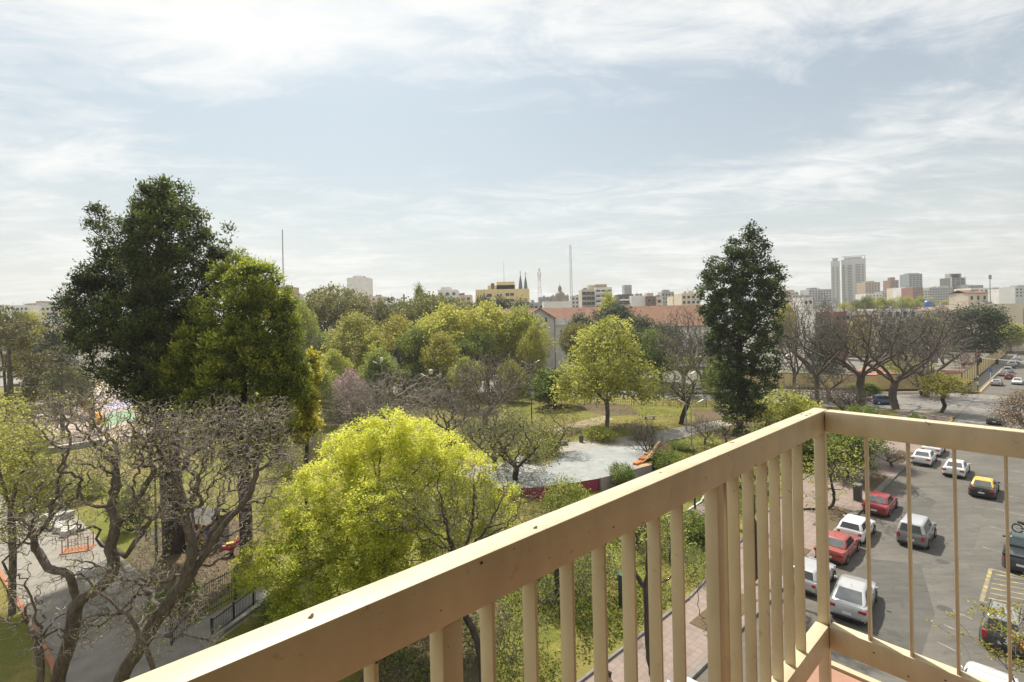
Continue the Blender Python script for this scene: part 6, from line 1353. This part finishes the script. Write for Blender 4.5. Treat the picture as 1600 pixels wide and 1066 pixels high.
# half bare tree in front of the lime tree's right half
c6 = [(735, 745, 40), (700, 790, 56), (770, 790, 50), (650, 800, 44), (810, 800, 30), (740, 830, 56), (690, 850, 40), (790, 840, 36), (610, 770, 34), (580, 800, 28), (660, 730, 26), (780, 740, 26), (830, 770, 24), (840, 735, 14), (720, 870, 30)]
b6 = Vector((at(757, 1066, 22.2).x, 22.2, 0)); l6 = lobesat(c6, 22.6, 1.3, 6); f6 = at(712, 872, 22.3)
big('half_bare_tree', 'half bare twiggy tree with olive leaflets in front of the lime tree', b6, l6, [[b6, at(745, 1000, 22.2), at(722, 950, 22.2), f6], [f6, at(650, 800, 22.8), at(608, 745, 22.8)], [f6, at(690, 790, 22), at(680, 715, 22)], [f6, at(750, 840, 22), at(790, 770, 22.2)], [f6, at(735, 830, 23), at(742, 720, 23)]],
    n=2300, bf=.30, r0=.0060, rbase=.15, bark=bk_dark, twigbark=bk_grey, leaf=leafmat('leaf_sparse_olive', (.09, .10, .03), (.23, .24, .06), .4), seed=251, nl=6, spread=(.13, .13, .10), size=.085, up=.3, extra=.15, shell=.3, wig=.12, thr=.03, aspect=.25)
# twisted bare trees, lower left
def bare_near(label, base, lines, lob, seed, n, rbase, bark=bk_near, leaf=None, **k):
    sk = [[base, *[at(*q) for q in lines[0]]]] + [[at(*q) for q in l] for l in lines[1:]]
    kw = dict(n=n, bf=.20, r0=.0095, rbase=rbase, bark=bark, leaf=leaf, seed=seed, wig=.13, thr=.035, shell=.12, sides=(10, 6, 3), twigbark=bk_twig); kw.update(k)
    return big('bare_tree', label, base, lob, sk, **kw)
YA = 21.0
bA = Vector((at(84, 1100, YA).x, YA, 0))
cA = [(40, 660, 40), (100, 640, 40), (150, 640, 40), (150, 690, 60), (210, 690, 60), (180, 740, 60), (120, 740, 50), (260, 720, 50), (60, 800, 46), (20, 840, 40), (110, 820, 40), (230, 780, 50), (60, 740, 30), (200, 640, 30), (20, 930, 30), (240, 840, 30), (280, 660, 30)]
bare_near('gnarled bare tree with two thick snaking limbs over the concrete plaza', bA, [[(92, 1055, YA), (110, 1000, YA), (119, 945, YA)], [(119, 945, YA), (112, 908, 20.9), (98, 893, 20.8), (75, 888, 20.7), (56, 902, 20.6), (44, 880, 20.5), (26, 850, 20.4), (0, 828, 20.3)], [(75, 888, 20.7), (60, 862, 21), (48, 838, 21.2), (30, 810, 21.3)], [(119, 945, YA), (140, 928, 21.1), (166, 908, 21.2), (178, 885, 21.3), (172, 858, 21.4), (181, 820, 21.5), (172, 792, 21.6), (184, 760, 21.7), (178, 722, 21.8)], [(181, 820, 21.5), (205, 803, 21.8), (222, 770, 22.0), (240, 740, 22.1)], [(172, 858, 21.4), (196, 870, 21.2), (212, 845, 21), (236, 812, 20.9), (258, 800, 20.8)], [(171, 862, 21.4), (150, 842, 21.2), (145, 822, 21), (128, 815, 20.9)]],
          lobesat(cA, 21.4, 2.2, 21), 301, 7200, .27, leaf=lf_spring, nl=4, spread=(.1, .1, .08), size=.085, leaf_frac=.16, r0=.0068)
YB = 21.8; bB = Vector((at(186, 1100, YB).x, YB, 0))
cB = [(300, 660, 40), (390, 650, 40), (210, 690, 40), (440, 640, 24), (330, 700, 60), (390, 690, 60), (280, 700, 50), (440, 700, 40), (360, 760, 60), (300, 780, 50), (420, 760, 44), (250, 650, 36), (350, 640, 36), (430, 650, 34), (330, 840, 40), (400, 820, 40), (250, 790, 40), (460, 720, 24), (230, 900, 40), (300, 900, 30), (210, 980, 40), (180, 900, 40), (150, 960, 40), (280, 960, 40), (330, 930, 30), (120, 880, 30)]
bare_near('leaning dark bare tree with a dense tangle of grey twigs before the conifers', bB, [[(190, 1060, YB), (216, 1015, YB), (250, 960, YB), (290, 908, YB)], [(290, 908, YB), (318, 870, 21.9), (328, 835, 22), (340, 790, 22.2), (338, 740, 22.3)], [(318, 870, 21.9), (350, 820, 21.7), (385, 780, 21.6), (400, 735, 21.5)], [(290, 908, YB), (275, 960, 21.6), (258, 1010, 21.5), (250, 1040, 21.4)][:1] + [(300, 860, 21.5), (290, 810, 21.4), (280, 760, 21.3), (262, 720, 21.2)], [(328, 835, 22), (360, 800, 22.5), (420, 770, 22.8)]],
          lobesat(cB, 22.2, 2.4, 22), 302, 11500, .29, leaf=lf_spring, nl=4, spread=(.1, .1, .08), size=.085, leaf_frac=.07, r0=.0068)
YC = 20.2; bC = Vector((at(28, 1130, YC).x, YC, 0))
cC = [(60, 930, 30), (30, 960, 34), (90, 960, 30), (60, 1010, 36), (130, 1000, 34), (20, 900, 26), (160, 960, 26)]
bare_near('slim dark bare tree leaning in at the lower left corner', bC, [[(62, 1070, YC), (60, 1000, YC), (56, 955, YC), (38, 915, 20.1), (10, 908, 20)], [(60, 1000, YC), (90, 960, 20.4), (108, 930, 20.5)]], lobesat(cC, 20.2, 1.0, 23), 303, 420, .13)
YF = 19.6; bF = Vector((at(255, 1150, YF).x, YF, 0))
cF = [(200, 960, 34), (160, 910, 30), (250, 1000, 34), (300, 950, 30), (130, 990, 26), (330, 1000, 24), (230, 900, 26), (90, 900, 24)]
bare_near('low thin bare tree with twisting twigs along the rail at lower left', bF, [[(245, 1080, YF), (228, 1010, YF), (200, 960, YF)], [(228, 1010, YF), (280, 975, 19.8), (305, 940, 19.9)], [(200, 960, YF), (160, 930, 19.5), (130, 900, 19.4)]], lobesat(cF, 19.6, 1.0, 26), 305, 1500, .10, leaf=lf_spring, nl=3, spread=(.1, .1, .08), size=.08, leaf_frac=.12, r0=.0062)
YD = 30.0; bD = Vector((at(18, 900, YD).x, YD, 0))
cD = [(60, 740, 30), (40, 820, 30), (20, 690, 36), (0, 740, 46), (40, 740, 36), (20, 800, 40), (60, 690, 30), (-20, 680, 40), (55, 780, 24), (10, 650, 34)]
bare_near('pale yellow green leafy tree cut by the left edge', bD, [[(20, 860, YD), (18, 800, YD), (30, 740, YD)], [(18, 800, YD), (0, 740, YD), (-10, 690, YD)]], lobesat(cD, YD, 1.8, 24), 304, 1300, .18, leaf=leafmat('leaf_pale_spring', (.26, .28, .05), (.54, .53, .13), .5), nl=16, spread=(.18, .18, .14), size=.13, leaf_frac=1., wig=.1, r0=.007, shell=.5, extra=.2)
# bent stem near the rail, lower left
YE = 21.0; bE = Vector((at(330, 1120, 20.6).x, 20.6, 0))
# street trees on the pavement below
def street_tree(label, base, lines, lob, seed, n, rbase, leaf, nl=8, size=.10, bark=bk_dark, **k):
    sk = [[base, *[at(*q) for q in lines[0]]]] + [[at(*q) for q in l] for l in lines[1:]]
    kw = dict(n=n, bf=.25, r0=.006, rbase=rbase, bark=bark, leaf=leaf, seed=seed, nl=nl, spread=(.18, .18, .14), size=size, wig=.13, thr=.03, shell=.3, extra=.15); kw.update(k)
    return big('street_tree', label, base, lob, sk, group='street trees on the pavement', **kw)
bS = AB(20.6, -13.4); YS = bS.y
street_tree('dark trunked street tree rising between the middle balcony bars', bS, [[(1013, 1000, YS), (1010, 920, YS)], [(1010, 920, YS), (985, 885, YS), (975, 850, YS)], [(1010, 920, YS), (1045, 905, YS), (1048, 860, YS), (1040, 820, YS)], [(1010, 920, YS), (1012, 870, YS), (1015, 810, YS)]], lobesat([(1010, 820, 36), (980, 850, 34), (1050, 830, 30), (1020, 780, 30), (990, 800, 24)], YS, 1.2, 31), 311, 520, .17, lf_spring, 10, .10, leaf_frac=.55)
bS = AB(32.2, -13.6); YS = bS.y
street_tree('black trunked street tree behind the bars near the corner', bS, [[(1182, 900, YS), (1180, 830, YS), (1176, 770, YS)], [(1180, 830, YS), (1200, 770, YS)]], lobesat([(1180, 720, 34), (1160, 750, 30), (1205, 740, 28), (1185, 690, 26), (1140, 720, 20)], YS, 1.5, 32), 312, 520, .15, lf_green, 10, .12)
bS = AB(40.5, -18.4); YS = bS.y
street_tree('dark rough trunked tree beside the brick path behind the wide post', bS, [[(1136, 830, YS), (1134, 770, YS), (1130, 720, YS)]], lobesat([(1130, 690, 34), (1100, 700, 24), (1160, 700, 26), (1140, 660, 24)], YS, 1.5, 33), 313, 420, .2, lf_olive, 8, .13, leaf_frac=.6)
bS = AB(47.5, -15.6); YS = bS.y
street_tree('loose leafy street tree overhanging the pavement left of the utility box', bS, [[tuple([1300, 790, YS]), (1298, 745, YS)], [(1298, 745, YS), (1320, 715, YS)], [(1298, 745, YS), (1275, 720, YS)]], lobesat([(1300, 725, 30), (1330, 705, 26), (1272, 735, 26), (1290, 765, 24), (1318, 750, 20), (1265, 780, 16), (1340, 735, 14)], YS, 1.4, 37), 317, 560, .13, lf_spring, 9, .13, leaf_frac=.75)
bS = AB(27.4, -13.1); YS = bS.y
street_tree('thin leafy sapling in the planter beside the wide post', bS, [[(1098, 965, YS), (1090, 920, YS), (1086, 890, YS)]], lobesat([(1086, 905, 14), (1096, 890, 12), (1080, 890, 12)], YS, .4, 34), 314, 60, .022, lf_spring, 9, .10)
bS = Vector((at(845, 1000, 30).x, 30, 0))
street_tree('half hidden park tree with dark trunk behind the first balcony bars', bS, [[(870, 930, 30), (868, 870, 30), (872, 830, 30)]], lobesat([(870, 820, 34), (905, 830, 30), (840, 840, 30), (880, 790, 26), (940, 810, 26), (850, 800, 24)], 30, 1.4, 35), 315, 600, .16, lf_olive, 8, .11, leaf_frac=.7)
bS = Vector((at(990, 830, 37).x, 37, 0))
street_tree('light green young tree behind the balcony bars above the brick path', bS, [[(1000, 850, 37), (1004, 800, 37)]], lobesat([(1000, 800, 30), (1030, 830, 26), (975, 830, 26), (960, 800, 20)], 37, 1.2, 36), 316, 460, .12, lf_spring, 9, .13, leaf_frac=.8)
# leafy whips of the young tree below the right railing
bW = AB(16.5, -1.6); YW = bW.y
wl = [[(1590, 1040, 9.6), (1560, 985, 9.6), (1520, 950, 9.5), (1480, 985, 9.5)]]
bW = Vector((at(1590, 1180, 9.6).x, 9.6, 0)); lobs = lobesat([(1462, 975, 5), (1488, 960, 6), (1484, 998, 6), (1504, 990, 6), (1530, 955, 12), (1560, 960, 14), (1590, 960, 14), (1575, 985, 16), (1535, 1005, 9), (1560, 1020, 12), (1595, 1010, 14), (1590, 1040, 14), (1545, 980, 8)], 9.7, .35, 41)
sk = [[bW, at(1588, 1100, 9.6), at(1578, 1050, 9.6)], [at(1578, 1050, 9.6), at(1530, 1010, 9.6), at(1466, 978, 9.6)], [at(1578, 1050, 9.6), at(1510, 985, 9.7), at(1488, 962, 9.7)], [at(1582, 1070, 9.6), at(1560, 990, 9.5), at(1534, 950, 9.5)], [at(1582, 1070, 9.6), at(1592, 980, 9.8), at(1606, 900, 9.8)], [at(1582, 1070, 9.6), at(1520, 1040, 9.6), at(1500, 1000, 9.6)], [at(1582, 1070, 9.6), at(1580, 1010, 9.5), at(1572, 960, 9.5)]]
big('young_tree', 'thin stemmed young tree with yellowish leaf tufts below the right railing', bW, lobs, sk, group='street trees on the pavement', n=230, bf=.3, r0=.0022, rbase=.022, bark=bk_grey, leaf=leafmat('leaf_tuft', (.19, .19, .03), (.40, .36, .07), .45), seed=331, nl=9, spread=(.045, .045, .035), size=.058, extra=.1, shell=.2, thr=.006, wig=.06, aspect=.28)

# ---- grass and undergrowth: uncountable, one object each
def cover(name, polys, n, size, mat, seed, up=1.2, aspect=.2, h=.0):
    rng = np.random.default_rng(seed); C = []
    for poly, wgt in polys:
        P = np.array([v[:2] for v in poly]); lo, hi = P.min(0), P.max(0); k = int(n * wgt); q = lo + rng.random((k * 3, 2)) * (hi - lo)
        inside = np.zeros(len(q), bool); j = len(P) - 1
        for i in range(len(P)):
            c = ((P[i, 1] > q[:, 1]) != (P[j, 1] > q[:, 1])) & (q[:, 0] < (P[j, 0] - P[i, 0]) * (q[:, 1] - P[i, 1]) / (P[j, 1] - P[i, 1] + 1e-12) + P[i, 0]); inside ^= c; j = i
        C.append(q[inside][:k])
    q = np.concatenate(C); f = np.sin(q[:, 0] * .9) * np.cos(q[:, 1] * .8) + np.sin(q[:, 0] * .31 + q[:, 1] * .43) + rng.normal(size=len(q)) * .5; q = q[f > -.2]
    V, Q, t = leaves(np.column_stack([q, np.full(len(q), h)]), rng.random(len(q)), 1, (.02, .02, .0), size, rng, up, aspect); o = link(name, np_mesh(name, V, Q, mat, t, smooth=False)); return tag(o, kind='stuff')
near = abp([(12, -30), (12, -16), (28, -15.8), (38, -17.2), (52, -18.8), (52, -30)])
lf_grass = leafmat('leaf_grass', (.11, .125, .02), (.22, .22, .045), .4)
cover('grass', [(near, .35), (pxp([(700, 722), (840, 695), (1000, 675), (1100, 660), (1100, 632), (840, 622), (700, 640)]), .45), (pxp([(1040, 700), (1160, 690), (1200, 720), (1120, 760), (1040, 740)]), .2)], 46000, .16, lf_grass, 401, 2.5)
cover('undergrowth', [(near, 1.0)], 42000, .16, lf_green, 402, .5, .35, .06)
cover('fallen_leaves', [(near, .6), (pxp([(195, 880), (300, 810), (400, 850), (395, 900), (290, 968)]), .4)], 16000, .12, leafmat('leaf_litter', (.09, .06, .035), (.22, .16, .09), .1), 403, -.2, .4, .03)

# ------------------------------------------------------------------ the thin air between here and the skyline
hm = bpy.data.materials.new('haze_air'); hm.use_nodes = True; n_ = hm.node_tree.nodes; n_.clear()
pv = n_.new('ShaderNodeVolumePrincipled'); pv.inputs['Color'].default_value = (.93, .94, .95, 1); pv.inputs['Density'].default_value = 0.00025; pv.inputs['Anisotropy'].default_value = .35
ho = n_.new('ShaderNodeOutputMaterial'); hm.node_tree.links.new(pv.outputs[0], ho.inputs['Volume'])
m = MB(); m.box((0, 500, 69), (2600, 1400, 141)); o = m.build('haze', hm); o['kind'] = 'stuff'
